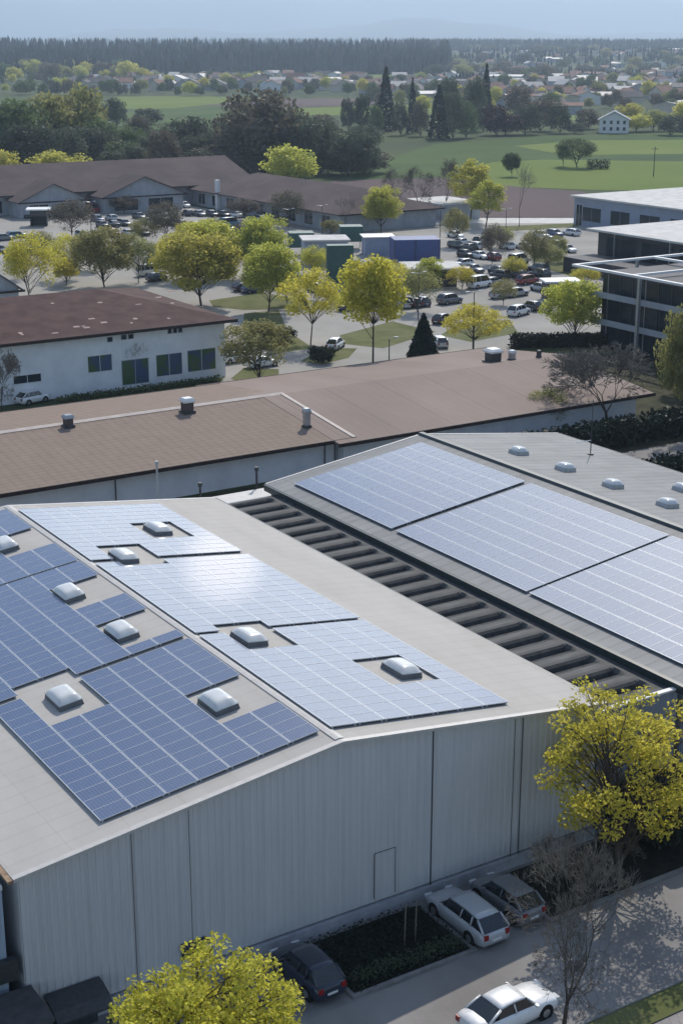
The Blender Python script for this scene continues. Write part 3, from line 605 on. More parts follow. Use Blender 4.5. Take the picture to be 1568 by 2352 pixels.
b.box(-2.5, -2.0, -62, 3.6, 10.65, 10.95); b.box(-2.0, 42, 3.1, 3.6, 10.65, 10.95); b.box(-2.0, 42, -8.2, -7.8, 10.65, 10.95); b.box(-2.0, 42, -20.2, -19.8, 10.65, 10.95)
b.box(12, 12.5, -62, 3.1, 10.65, 10.95); b.build('roof_frame', M['white'], g3)
for k in range(5):
    b = MB(); b.box(-2.45, -2.05, -9.6-k*14, -9.2-k*14, 0, 10.648); b.build('column', M['steel'], g3)
for x_ in (9.0, 24.0):
    b = MB(); b.box(x_, x_+.35, 3.15, 3.5, 0, 10.648); b.build('column', M['steel'], g3)

# stalls, containers and pavilions in the middle of the car park; z heights in metres
def px_box(name, label, xl, xr, yb, h, depth, bodym, roofm=None, cat='stall', rz=0.12, roof_oh=.4, open_front=False, group=None, z0=0):
    P = G(xl, yb); Q = G(xr, yb); X = (Q-P).length
    t_ = thing(name, label, cat, P, rz, group)
    b = MB()
    if open_front:
        b.box(0, X, depth-.1, depth, z0, h); b.box(0, .1, 0, depth-.1, z0, h); b.box(X-.1, X, 0, depth-.1, z0, h); b.box(.1, X-.1, 0, .08, h*.62, h)
    else: b.box(0, X, 0, depth, z0, h)
    b.build('body', M[bodym], t_)
    if roofm:
        b = MB(); b.box(-roof_oh, X+roof_oh, -roof_oh, depth+roof_oh, h+.003, h+.28); b.build('roof', M[roofm], t_)
    if z0 > 0:
        for x in (0, X-.12):
            for y in (0, depth-.12):
                b = MB(); b.box(x, x+.12, y, y+.12, 0, z0); b.build('post', M['dark_metal'], t_)
    return t_, X
M['green_panel'] = mat('dark_green_panel', (.018, .075, .062), (.03, .10, .085), .55, .6)
M['blue_tarp'] = mat('blue_tarpaulin', (.045, .095, .25), (.06, .075, .22), .6, .25, bump=.3)
px_box('market_stall', 'small green-fronted stall, left of the two behind the pale pavilion', 665, 722, 588, 4.4, 4, 'green_panel', z0=1.6)
px_box('market_stall', 'small green-fronted stall, right of the two behind the pale pavilion', 782, 834, 574, 4.6, 4, 'green_panel', z0=1.6)
px_box('pavilion', 'pale flat-roofed pavilion with window beside the tall green panel', 700, 800, 612, 4.6, 7, 'blue_wall', 'cream')
px_box('display_tower', 'tall dark green panel tower left of the big yellow-green tree', 752, 812, 663, 7.2, 2.2, 'green_panel')
px_box('container', 'grey-blue container left of the big blue tarpaulin tent', 838, 905, 588, 3.4, 5, 'blue_wall', 'steel')
t_, X_ = px_box('tarpaulin_tent', 'big blue tarpaulin-sided tent in the middle of the car park', 905, 1012, 604, 4.3, 6, 'blue_tarp')
for q in (.0, .46, .99):
    b = MB(); b.tube((X_*q, -.06, 0), (X_*q, -.06, 4.35), .07, .07, 5); b.build('post', M['dark_metal'], t_)
px_box('sales_pavilion', 'open sales pavilion with flat pale roof in front of the blue tent', 945, 1050, 660, 3.0, 7, 'dark_roof', 'cream', roof_oh=1.0)
px_box('white_canopy', 'small bright flat canopy between parked cars near the round shrub', 1255, 1330, 690, 2.8, 3.5, 'dark_metal', 'white', open_front=True)
px_box('tank_canopy', 'white flat canopy on a stem in the left car park', 70, 108, 520, 3.6, 3.5, 'dark_metal', 'white', roof_oh=.8, open_front=True)

# far white house above the meadow
P = G(1375, 305); fh = house('villa', 'white gabled villa standing alone at the edge of the green meadow', 0, 13, 0, 12, 6.2, 9.6, axis='v', oh=.9, wallm='white', roofm='grey_wall', P=P, rz=-.18, trimm=None)
for z_ in (1.2, 4.0):
    for s_ in (1.6, 4.6, 7.6, 10.4): window(fh, 'f', s_, z_, 1.2, 1.5, frame='white')

# ------------------------------------------------------------------ trees
def leaf_mesh(name, centres, per, spread, size, rng, material, aspect=.62):
    n = len(centres)*per; c_ = np.repeat(np.array(centres, float), per, axis=0)
    off = rng.normal(size=(n, 3)); ln = np.linalg.norm(off, axis=1, keepdims=True); off *= (np.minimum(ln, 1.7)/ln)*spread
    off[:, 2] *= .75; c_ = c_+off
    d1 = rng.normal(size=(n, 3)); d1 /= np.linalg.norm(d1, axis=1, keepdims=True)
    d2 = np.cross(d1, rng.normal(size=(n, 3))); d2 /= np.linalg.norm(d2, axis=1, keepdims=True)
    s_ = size*rng.uniform(.6, 1.3, size=(n, 1))
    v = np.stack([c_-d1*s_, c_-d2*s_*aspect, c_+d1*s_, c_+d2*s_*aspect], 1).reshape(-1, 3)
    f = np.arange(n*4).reshape(-1, 4)
    me = bpy.data.meshes.new(name); me.from_pydata(v.tolist(), [], f.tolist()); me.materials.append(material); me.update(); return me
def limb(b, p0, p1, r0, r1, rng, n=6, seg=4, sag=.12, m=0):
    p0 = np.array(p0, float); p1 = np.array(p1, float); L = np.linalg.norm(p1-p0); last = p0; lr = r0; nodes = [p0]
    off = rng.normal(size=3)*L*sag*.5; off[2] += L*sag
    for i in range(1, seg+1):
        t = i/seg; p = p0*(1-t)+p1*t+off*math.sin(math.pi*t)*(1 if i < seg else 0); r = r0*(1-t)+r1*t
        b.tube(last, p, lr, r, n, m, cap=False); last = p; lr = r; nodes.append(p)
    return nodes
def crown_points(rng, n, cw, z0, z1, power=.45, squash=1.0):
    pts = []; lob = rng.normal(size=(5, 3)); lob /= np.linalg.norm(lob, axis=1, keepdims=True)
    while len(pts) < n:
        d = rng.normal(size=3); d /= np.linalg.norm(d)
        k = .80+.26*max(0, max(float(d@l) for l in lob)-.45)/.55
        r = (.30+.70*rng.random()**power)*k
        p = np.array([d[0]*cw/2*r, d[1]*cw/2*r, (z0+z1)/2+d[2]*(z1-z0)/2*r])
        if d[2] < -.75: continue
        if pts and min(np.linalg.norm(p-q) for q in pts) < cw*.055: continue
        pts.append(p)
    return pts
def leafy(seed, h, cw, z0, nclump, per, spread, size, material, trunk_r=.2, forks=1):
    rng = np.random.default_rng(seed); pts = crown_points(rng, nclump, cw, z0, h)
    b = MB(); zt = z0+(h-z0)*.62
    tops = []
    for k in range(forks):
        lean = rng.normal(size=2)*cw*(.04 if forks == 1 else .13)
        st = np.array([0, 0, 0 if k == 0 else z0*.5]); tp = np.array([lean[0], lean[1], zt])
        tops.append(limb(b, st, tp, trunk_r*(1 if k == 0 else .7), trunk_r*.3, rng, 7, 6, .03))
    for p in pts:
        tr = tops[int(rng.integers(forks))]; want = max(z0*.75, p[2]-np.hypot(p[0], p[1])*.9)
        node = min(tr, key=lambda q: abs(q[2]-want)); rr = trunk_r*.34*(1-.5*node[2]/zt)
        mid = limb(b, node, p, rr, .02, rng, 4, 3, .10)
        for _ in range(2):
            q = p+rng.normal(size=3)*spread*.9; b.tube(mid[2], q, rr*.3, .012, 3, 0, cap=False)
    tm = b.build('trunk', M['bark'], link=False).data
    cm = leaf_mesh('crown', pts, per, spread, size, rng, material)
    return tm, cm, h, cw
def bare(seed, h, cw, z0, levels=4, r=.16, rmin=.018, leafm=None, per=6):
    rng = np.random.default_rng(seed); b = MB(); tw = MB(); tips = []
    def grow(p, d, L, r, lev):
        q = p
        for s in range(2):
            d2 = d+rng.normal(size=3)*.10; d2[2] += .03; d2 /= np.linalg.norm(d2); q2 = q+d2*L/2
            (b if lev > 2 else tw).tube(q, q2, r, r*.80, 6 if lev > 3 else 3, 0, cap=False); q = q2; d = d2; r *= .80
        if lev == 0: tips.append(q); return
        n = 3 + (1 if lev == levels else 0)
        for k in range(n):
            a = rng.normal(size=3); a -= a@d*d; a /= np.linalg.norm(a); t = rng.uniform(.28, .72)
            nd = d*math.cos(t)+a*math.sin(t); grow(q, nd/np.linalg.norm(nd), L*rng.uniform(.68, .86), max(r*rng.uniform(.55, .70), rmin), lev-1)
    q = np.array([0, 0, 0.]); grow(q, np.array([0, 0, 1.]), z0, r, levels)
    V = np.array(b.v+tw.v); zm = V[:, 2].max(); wm = np.percentile(np.abs(V[:, :2]), 99)*2
    S = np.array([cw/wm, cw/wm, h/zm])
    for B in (b, tw): B.v = [tuple(np.array(p)*S) for p in B.v]
    tm = b.build('trunk', M['bark'], link=False).data
    if leafm:
        cm = leaf_mesh('crown', [t*S for t in tips], per, cw*.035, .09, rng, leafm)
        o = len(tw.v)
        vs = [tuple(v.co) for v in cm.vertices]; fs = [tuple(i+o for i in p.vertices) for p in cm.polygons]; nt_ = len(tw.f)
        me = bpy.data.meshes.new('crown'); me.from_pydata(tw.v+vs, [], tw.f+fs); me.materials.append(M['twig']); me.materials.append(leafm)
        me.polygons.foreach_set('material_index', [0]*nt_+[1]*len(fs)); me.update(); cm = me
    else: cm = tw.build('crown', M['twig'], link=False).data
    return tm, cm, h, cw
def conifer(seed, h, cw, material, dense=1500, size=.28, bottom=.04):
    rng = np.random.default_rng(seed); b = MB(); b.tube((0, 0, 0), (0, 0, h*.97), cw*.045, .02, 6)
    n = dense; t = rng.random(n)**.62*(1-bottom)  # denser at the base
    z = h*(1-t)*1.0; z = h*bottom+(h*(1-bottom))*(1-rng.random(n)**.6*1.0)
    rad = cw/2*(1-(z-h*bottom)/(h*(1-bottom)))**.85; tier = .93+.07*np.sin(z/h*46+rng.random(n)*.8)
    ang = rng.random(n)*2*math.pi; rr = rad*tier*(.62+.38*rng.random(n)**.5)
    c_ = np.stack([np.cos(ang)*rr, np.sin(ang)*rr, z-rr*.18], 1)
    cm = leaf_mesh('crown', c_, 1, size*.3, size, rng, material)
    for k in range(24):
        zz = h*(bottom+.05+.85*k/24); R = cw/2*(1-zz/h)*.85; a = k*2.4; b.tube((0, 0, zz), (math.cos(a)*R, math.sin(a)*R, zz-R*.2), .04, .015, 3, cap=False)
    return b.build('trunk', M['bark'], link=False).data, cm, h, cw
P_ = {}
def variant(key, src, material):
    tm, cm, h, cw = P_[src]; c2_ = cm.copy(); c2_.materials.clear(); c2_.materials.append(material); P_[key] = (tm, c2_, h, cw)
P_['a'] = leafy(1, 10, 8.2, 1.7, 95, 125, .62, .18, M['lf_yel'], .12)
P_['b'] = leafy(2, 10, 9.2, 1.9, 90, 115, .62, .18, M['lf_lime'], .12, 2)
P_['c'] = leafy(3, 10, 7.0, 2.2, 72, 100, .55, .15, M['lf_olive'], .11, 2)
P_['d'] = leafy(4, 10, 11.0, 3.6, 66, 85, .62, .17, M['lf_yel'], .11)      # wide, flat
P_['e'] = leafy(5, 10, 5.0, 2.2, 60, 85, .42, .15, M['lf_lime'], .10)       # narrow
P_['t'] = leafy(7, 10, 5.2, 4.0, 80, 105, .5, .15, M['lf_yel'], .10)
P_['s'] = leafy(6, 10, 8.5, 2.2, 80, 72, .7, .15, M['lf_olive'], .10, 2)    # sparse
variant('ay', 'a', M['lf_lime']); variant('ag', 'a', M['lf_green']); variant('bo', 'b', M['lf_olive']); variant('by', 'b', M['lf_yel']); variant('ey', 'e', M['lf_yel']); variant('sb', 's', M['lf_brown']); variant('sy', 's', M['lf_yel'])
variant('cg', 'c', M['lf_green']); variant('bl', 's', M['lf_blossom'])
P_['n1'] = bare(11, 10, 9, 1.9, 7, .15, rmin=.022); P_['n2'] = bare(12, 10, 6.5, 2.6, 5, .13)
P_['n3'] = bare(13, 10, 9.5, 2.0, 6, .16, leafm=M['lf_brown'], per=2)
P_['k'] = conifer(21, 10, 5.4, M['needle'], 11000, .22, .01)
P_['k2'] = conifer(22, 10, 3.2, M['needle'], 1400, .24)
P_['u'] = leafy(31, 2.4, 4.2, .1, 40, 90, .38, .14, M['lf_deep'], .06)       # shrub
P_['ul'] = leafy(32, 2.4, 3.6, .1, 36, 60, .32, .10, M['lf_lime'], .05)
P_['fd'] = leafy(41, 10, 10.5, .6, 60, 46, .9, .36, M['lf_dark'], .15)       # far, full to the ground
P_['fo'] = leafy(42, 10, 9.5, .8, 60, 46, .85, .34, M['lf_olive'], .15)
variant('fg', 'fo', M['lf_green']); variant('fb', 'fd', M['lf_brown']); variant('fl', 'fo', M['lf_lime']); variant('fr', 'fd', M['red_leaf']); variant('fg2', 'fd', M['lf_green'])
RT = random.Random(77)
def tree(kind, P, h, wd, label, group=None, cat='tree', name=None, rz=None):
    tm, cm, ph, pw = P_[kind]
    t_ = thing(name or ('bare_tree' if kind[0] == 'n' else 'conifer' if kind[0] == 'k' else 'shrub' if kind[0] == 'u' else 'leafy_tree'), label, cat, P, RT.uniform(0, 6.28) if rz is None else rz, group)
    s_ = (wd/pw, wd/pw, h/ph)
    inst('trunk', tm, t_, s=s_); inst('crown', cm, t_, s=s_); return t_
def ptree(kind, bx, by, ty, wpx, label, **kw):
    P = G(bx, by); P.z = terrain(P.x, P.y); h = height_at(P, ty)-P.z; dist = math.hypot(P.y, CAMH)
    return tree(kind, P, h, wpx/F*dist*(1.13 if kind[0] != 'k' else 1.0), label, **kw)
TREES = [
 ('sy', 70, 690, 535, 120, 'open-crowned yellow-green tree at the left edge, behind the ridge of the hipped brown roof'),
 ('by', 152, 655, 590, 56, 'small bright lime tree right of the open-crowned one above the hipped roof'),
 ('sy', 160, 640, 535, 80, 'thin yellow-green tree behind the small lime one'),
 ('bo', 240, 660, 520, 135, 'broad olive tree with dark gaps directly above the peak of the hipped roof'),
 ('s', 318, 650, 540, 90, 'thin olive-brown tree between the broad olive one and the big bright tree'),
 ('sb', 380, 560, 462, 85, 'brown budding tree in the left car park, right of the other brown one'),
 ('sb', 165, 545, 458, 95, 'brown budding tree in the left car park near the white stemmed canopy'),
 ('sb', 285, 490, 448, 60, 'low brown budding tree at the wall of the market hall'),
 ('ay', 462, 702, 528, 170, 'big bright yellow-green tree, fullest crown left of the picture centre'),
 ('ay', 470, 640, 500, 120, 'rounded lime tree peeping over the big bright one'),
 ('ay', 617, 715, 552, 118, 'rounded yellow-green tree on a short trunk beside the peach-coloured pavement'),
 ('ay', 600, 640, 492, 112, 'rounded lime tree directly behind the short-trunked one'),
 ('d', 713, 792, 628, 150, 'wide umbrella-like yellow tree on a long bare trunk'),
 ('sy', 722, 640, 565, 70, 'thin pale yellow tree in front of the pale pavilion'),
 ('t', 856, 855, 578, 118, 'tall yellow-green tree on a long dark trunk rising from behind the plum roof'),
 ('s', 958, 715, 612, 86, 'smaller yellow tree right of the long-trunked one'),
 ('c', 596, 888, 724, 138, 'olive tree with slim trunk right of the white hipped-roof building'),
 ('ay', 875, 535, 424, 80, 'yellow-green tree standing above the grey-blue container'),
 ('e', 1080, 505, 362, 84, 'tall narrow yellow-green tree in front of the ploughed field, left of a pair'),
 ('e', 1115, 522, 410, 72, 'shorter narrow yellow-green tree, right of the pair in front of the ploughed field'),
 ('s', 1047, 565, 478, 56, 'small thin yellow tree right of the blue tarpaulin tent'),
 ('sb', 1130, 605, 515, 62, 'dull brown budding tree between parked cars right of the blue tent'),
 ('s', 1225, 622, 522, 60, 'thin yellow tree left of the middle office building'),
 ('d', 1087, 812, 706, 140, 'low spreading yellow tree right of the dark pointed conifer'),
 ('b', 1316, 790, 640, 128, 'rounded olive-yellow tree in front of the glass office'),
 ('fl', 668, 430, 332, 108, 'round pale green tree behind the market wing'),
 ('fl', 135, 425, 344, 112, 'broad yellow-green tree behind the left end of the market hall'),
 ('fl', 5, 425, 345, 80, 'yellow-green tree cut by the left edge behind the market hall'),
 ('sb', 660, 520, 436, 80, 'olive-brown budding tree in front of the market wing'),
 ('s', 718, 490, 422, 50, 'small lime tree between the market wing and the little kiosk'),
 ('sb', 560, 505, 455, 70, 'dull low tree at the wall of the market wing'),
 ('s', 490, 560, 500, 60, 'small pale yellow tree at the far edge of the car park'),
 ('c', 760, 545, 500, 45, 'small yellow-green tree behind the two green-fronted stalls'),
 ('n2', 790, 535, 440, 50, 'bare dark tree behind the two green stalls'),
 ('n3', 915, 495, 385, 72, 'leftmost of three bare brown trees before the dark meadow'),
 ('n3', 962, 500, 380, 76, 'middle one of three bare brown trees before the dark meadow'),
 ('n3', 1018, 500, 362, 84, 'rightmost and tallest of three bare brown trees before the dark meadow'),
 ('n2', 1192, 520, 362, 56, 'bare thin tree standing against the ploughed field'),
 ('ag', 1175, 405, 348, 36, 'small green tree alone on the meadow beyond the ploughed field'),
 ('cg', 1325, 384, 310, 78, 'dark round tree in the middle of the bright meadow'),
 ('cg', 1293, 381, 328, 24, 'slim dark tree left of the round one on the bright meadow'),
 ('n1', 1395, 1003, 782, 265, 'large bare round-headed tree in front of the end of the plum roof'),
 ('s', 1252, 990, 892, 100, 'thin yellowish tree left of the large bare one behind the right shed'),
 ('sb', 1030, 985, 955, 18, 'tiny bare sapling at the far ridge end of the right shed'),
 ('n1', 5, 965, 792, 90, 'bare tree in front of the white wall at the left edge'),
 ('n2', 310, 890, 770, 70, 'bare bush-like tree against the white wall between the picture windows'),
 ('bl', 165, 890, 822, 90, 'small cream-blossoming tree before the white wall'),
 ('bo', 1578, 1010, 700, 130, 'tall dense green tree at the right edge behind the right shed'),
 ('ay', 985, 660, 590, 60, 'rounded lime tree behind the smaller yellow tree at the sales pavilion'),
 ('sy', 1180, 640, 590, 56, 'thin yellow tree among the cars left of the small bright canopy'),
 ('s', 660, 700, 620, 70, 'thin olive-yellow tree between the rounded short-trunked tree and the umbrella-like one'),
 ('sy', 430, 575, 510, 60, 'small pale yellow tree above the left shoulder of the big bright tree'),
 ('s', 95, 600, 530, 60, 'thin olive tree behind the open-crowned one at the left edge'),
 ('s', 1280, 600, 540, 50, 'small olive tree at the left corner of the middle office'),
 ('sy', 205, 620, 545, 80, 'thin yellow-green tree squeezed between the small lime tree and the broad olive one'),
 ('sy', 395, 640, 535, 80, 'thin yellow tree touching the left side of the big bright tree'),
 ('s', 330, 560, 500, 70, 'pale olive tree between the two brown budding ones in the left car park'),
 ('sy', 535, 640, 560, 60, 'small pale yellow tree between the big bright tree and the rounded lime one'),
 ('s', 770, 640, 590, 50, 'small olive tree at the foot of the pale pavilion'),
 ('sy', 905, 690, 600, 80, 'pale yellow tree half behind the tall long-trunked one'),
 ('s', 1155, 700, 640, 56, 'small olive tree among the cars right of the sales pavilion'),
 ('s', 1255, 620, 560, 80, 'olive grey tree before the garden wall of the middle office'),
 ('sy', 1060, 665, 610, 60, 'thin yellow tree at the right corner of the sales pavilion'),
 ('s', 1150, 570, 520, 60, 'thin grey-olive tree near the pale road'),
 ('sy', 1345, 660, 612, 60, 'thin yellow tree beside the corner of the glass office'),
 ('s', 40, 640, 560, 60, 'thin olive tree cut by the left edge behind the dark gable'),
 ('sb', 560, 560, 510, 50, 'small brown budding tree in the middle of the car park'),
 ('s', 820, 505, 450, 50, 'thin olive tree left of the leftmost bare brown tree'),
 ('by', 1560, 900, 765, 70, 'yellow-green tree cut by the right edge beside the glass office'),
]
for k_, bx, by, ty, wp, lab in TREES: ptree(k_, bx, by, ty, wp, lab)
ptree('k', 971, 847, 720, 100, 'dark pointed conifer at the back edge of the plum roof')
ptree('fg', 1100, 430, 404, 40, 'round leafy bush at the near meadow edge', name='shrub', cat='shrub')
for (bx, by, ty, wp, lab) in ((741, 833, 795, 56, 'dark round bush beside the white car at the road bend'), (925, 500, 478, 70, 'lime bush strip below the bare brown trees'), (985, 498, 476, 60, 'lime bush right of the similar strip below the bare brown trees')):
    ptree('u' if 'dark' in lab else 'ul', bx, by, ty, wp, lab, name='shrub', cat='shrub')
ptree('u', 645, 785, 755, 60, 'dark flat bush behind the olive tree at the road', name='shrub', cat='shrub')
hd = thing('clipped_hedge', 'long dark clipped hedge at the back of the plum roof below the glass office', 'hedge', G(1180, 800), .05)
inst('foliage', leaf_mesh('foliage', [(x, y, z) for x in np.arange(0, 14.5, .35) for y in (0, .6, 1.2) for z in (.3, .9, 1.5)], 16, .34, .22, np.random.default_rng(8), M['lf_deep']), hd)
hd4 = thing('clipped_hedge', 'dark hedge beyond the bare grey slope of the right shed, nearer one', 'hedge', W(69, 47), ANG)
inst('foliage', leaf_mesh('foliage', [(x, y, z) for x in np.arange(0, 40, .6) for y in (0, .8, 1.6) for z in (.3, 1.0, 1.7)], 13, .45, .28, np.random.default_rng(19), M['lf_deep']), hd4)
hd5 = thing('clipped_hedge', 'tall dark hedge below the end wall of the plum-roofed building', 'hedge', W(72, 59), ANG)
inst('foliage', leaf_mesh('foliage', [(x, y, z) for x in np.arange(0, 34, .6) for y in (0, .8, 1.6) for z in (.3, 1.0, 1.7, 2.3)], 13, .45, .28, np.random.default_rng(29), M['lf_deep']), hd5)
hd3 = thing('clipped_hedge', 'low added hedge standing for the shade along the foot of the white wall', 'hedge', W(46, 108.4), ANG)  # leaf strip added where only dark shade lies at the wall foot
inst('foliage', leaf_mesh('foliage', [(x, y, z) for x in np.arange(0, 21, .4) for y in (0, .6) for z in (.15, .4)], 12, .28, .16, np.random.default_rng(18), M['lf_green']), hd3)
hd2 = thing('clipped_hedge', 'dark box-shaped hedge right of the round tree on the meadow', 'hedge', G(1352, 388), 0)
inst('foliage', leaf_mesh('foliage', [(x, y, z) for x in np.arange(0, 7, .7) for y in (0, 1, 2) for z in (.5, 1.2, 1.9, 2.5)], 8, .45, .25, np.random.default_rng(9), M['needle']), hd2)

# trees of the middle distance
BACK = [  # kind, base x, base y, top y, width, label
 ('fg', 40, 385, 225, 120, 'left one of the tall grey-green trees behind the market hall'), ('fo', 120, 372, 210, 130, 'tall olive tree in the clump behind the market hall, left half'),
 ('fo', 190, 365, 195, 110, 'tallest olive tree in the clump behind the market hall'), ('fd', 70, 390, 280, 120, 'dark low tree at the foot of the tall olive clump'),
 ('fd', 165, 388, 290, 110, 'dark tree at the foot of the tallest olive tree'), ('fg', 237, 375, 272, 80, 'rounded light green tree right of the olive clump'),
 ('fg2', 310, 375, 290, 72, 'rounded dark green tree beside the light green one'), ('fb', 322, 330, 265, 56, 'brownish tree behind the rounded green one'),
 ('fd', 268, 290, 224, 46, 'dark round tree alone at the left green strip'), ('fd', 345, 285, 248, 60, 'low dark tree right of the lone round one at the green strip'),
 ('fd', 425, 372, 268, 118, 'dark bluish round tree in front of the green meadow, above the market hall roof'), ('fb', 600, 395, 205, 170, 'very large dark brown bare-looking tree above the market wing'),
 ('fb', 540, 390, 260, 90, 'brown tree left of the very large one'), ('fd', 660, 392, 250, 110, 'dark tree right of the very large brown one'),
 ('fd', 735, 398, 270, 110, 'dark tree over the round pale green one, further right'), ('fd', 800, 405, 300, 90, 'dark tree at the left end of the dark meadow'),
 ('fd', 360, 385, 330, 80, 'dark low bush-like tree above the market hall roof'), ('fb', 490, 395, 330, 90, 'dull brown low tree above the market hall roof'),
 ('fd', 840, 345, 285, 70, 'dark tree at the left of the row along the meadow'), ('fb', 745, 330, 262, 60, 'brown tree above the dark pair left of the row'),
 ('fd', 580, 300, 258, 50, 'low dark tree on the green strip'), ('fd', 10, 330, 240, 60, 'dark tree at the left picture edge under the green strip')]
rb_ = random.Random(9)
for i in range(34):
    x = 0+i*26+rb_.uniform(-8, 8); hb_ = 40+rb_.random()*70
    if 640 < x < 700: hb_ = 40
    ptree(rb_.choice(['fd', 'fd', 'fd', 'fb', 'fg2']), x, 398+rb_.uniform(-14, 8), 398-hb_, rb_.uniform(60, 95), 'dark tree in the thick belt behind the market hall roofs', group='trees of the belt behind the market hall')
for k_, bx, by, ty, wp, lab in BACK: ptree(k_, bx, by, ty, wp, lab)
for bx, by, ty, wp, lab in ((885, 300, 150, 54, 'broad tall dark conifer, left of the four spires before the town'), (946, 305, 176, 30, 'slim dark conifer, second of the four spires before the town'), (1006, 318, 190, 56, 'blocky dark conifer, third of the four spires before the town'), (1114, 290, 142, 38, 'tallest slim conifer, right of the four spires before the town')):
    ptree('k2', bx, by, ty, wp, lab)
for i, (bx, by, ty, wp, k_) in enumerate([(800, 300, 225, 30, 'fd'), (830, 305, 215, 34, 'fd'), (865, 310, 240, 30, 'fg2'), (920, 310, 235, 36, 'fd'), (965, 312, 230, 34, 'fb'), (1040, 318, 210, 50, 'fd'), (1070, 315, 230, 46, 'fg2'), (1085, 300, 175, 50, 'fd'), (1140, 310, 240, 60, 'fr'), (1035, 290, 175, 44, 'fd')]):
    ptree(k_, bx, by, ty, wp, 'dark tree in the dense row below the four conifer spires', group='trees in the dense row at the meadow edge')
for i, (bx, by, ty, wp, k_) in enumerate([(1160, 310, 262, 70, 'fr'), (1205, 308, 240, 60, 'fd'), (1240, 300, 225, 60, 'fb'), (1285, 305, 235, 46, 'fd'), (1320, 306, 280, 40, 'fd'), (1350, 296, 250, 50, 'fb'), (1460, 302, 262, 60, 'fl'), (1500, 300, 250, 56, 'fo'), (1540, 310, 262, 60, 'fd'), (1570, 300, 230, 50, 'fl'), (1445, 285, 235, 50, 'fl'), (1190, 270, 195, 60, 'fb')]):
    ptree(k_, bx, by, ty, wp, 'garden tree near the white gabled villa at the meadow edge', group='garden trees around the villa')

# ------------------------------------------------------------------ trees and shrubs close to the blue-grey wall
def near_tree(args, P, label, rz=0, **kw):
    tm, cm, h, cw = args; t_ = thing(kw.get('name', 'leafy_tree'), label, 'tree', P, rz); inst('trunk', tm, t_); inst('crown', cm, t_); return t_
Pn = Vector((-4.9, 44.0, 0)); hn = height_at(Pn, 2142)-1.1
near_tree(leafy(101, hn, 7.3, 3.4, 150, 125, .36, .095, M['lf_yel'], .15, 2), Pn, 'bright yellow-green leafy tree at the bottom edge in front of the blue-grey wall', 1.0)
Pn = W(29.0, -3.6); hn = height_at(Pn, 1592)
near_tree(leafy(108, hn, 9.2, 2.2, 95, 110, .38, .105, M['lf_yel'], .16, 3), Pn+Vector((.4, 0, 0)), 'yellow-green spring tree with open crown at the right end of the blue-grey wall', .4)
Pn = Vector((9.1, 52.4, 0)); hn = height_at(Pn, 1900)
near_tree(bare(118, hn, 5.9, 2.0, 7, .16, rmin=.010), Pn, 'bare brown-twigged tree on the roadside verge at the bottom right', 2.2, name='bare_tree')
def sh(kind, u, v, h, wd, lab): tree(kind, W(u, v), h, wd, lab, name='shrub', cat='shrub')
sh('u', 33.6, -1.6, 3.6, 4.6, 'dark green shrub at the right edge below the yellow-green tree')
sh('u', 37.5, -2.2, 3.4, 4.6, 'dark shrub cut by the right edge beyond the yellow-green tree')
for u, v, h, wd, lab in ((25.6, -2.0, 1.9, 3.0, 'brown twiggy shrub beside the darker silver car'), (27.4, -1.2, 2.2, 3.0, 'brown twiggy shrub close to the wall plinth, left of the yellow-green tree'), (28.2, -3.3, 1.7, 2.8, 'low brown twiggy shrub at the foot of the yellow-green tree'), (31.3, -3.0, 1.9, 3.2, 'brown twiggy shrub between the yellow-green tree and the dark green shrub')):
    tree('n3' if h > 1.8 else 'n1', W(u, v), h, wd, lab, name='bare_shrub', cat='shrub')
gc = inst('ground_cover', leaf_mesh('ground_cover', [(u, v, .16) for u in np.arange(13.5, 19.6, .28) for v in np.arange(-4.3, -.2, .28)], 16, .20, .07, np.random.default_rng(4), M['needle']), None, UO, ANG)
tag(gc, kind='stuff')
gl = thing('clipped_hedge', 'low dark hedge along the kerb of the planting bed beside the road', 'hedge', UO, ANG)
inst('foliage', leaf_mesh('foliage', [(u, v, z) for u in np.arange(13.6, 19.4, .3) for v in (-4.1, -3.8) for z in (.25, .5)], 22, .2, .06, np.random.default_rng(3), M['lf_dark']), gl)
for u, lab in ((17.3, 'left one of two thin pale stakes in the dark planting bed'), (17.9, 'right one of two thin pale stakes in the dark planting bed')):
    b = MB(); b.tube((0, 0, 0), (.05, 0, 2.3), .035, .03, 5); o = b.build('stake', M['cream' if False else 'twig']); o.location = W(u, -2.6); tag(o, lab, 'stake')

# ------------------------------------------------------------------ cars
PAINT = {'white': (.72, .72, .71), 'silver': (.40, .42, .44), 'grey': (.15, .16, .17), 'black': (.012, .013, .015), 'blue': (.02, .045, .12), 'red': (.22, .02, .02), 'navy': (.010, .018, .04), 'teal': (.03, .14, .20)}
for k_, c_ in PAINT.items(): M['p_'+k_] = mat('paint_'+k_, c_, tuple(min(1, x*1.08+.002) for x in c_), .3, 6, metal=.15 if k_ in ('silver', 'grey') else 0, coat=.8)
SHAPES = {  # length, width, height, hood end, roof start, roof end, tail of glass, hood height, boot height
 'sedan': (4.6, 1.78, 1.44, .30, .40, .72, .88, .92, 1.00), 'estate': (4.65, 1.80, 1.50, .27, .38, .86, .985, .94, .98), 'hatch': (4.0, 1.72, 1.50, .24, .36, .82, .97, .95, .98), 'suv': (4.5, 1.85, 1.70, .25, .35, .86, .98, 1.05, 1.08), 'van': (5.0, 1.95, 2.15, .14, .27, .96, .99, 1.15, 1.2)}
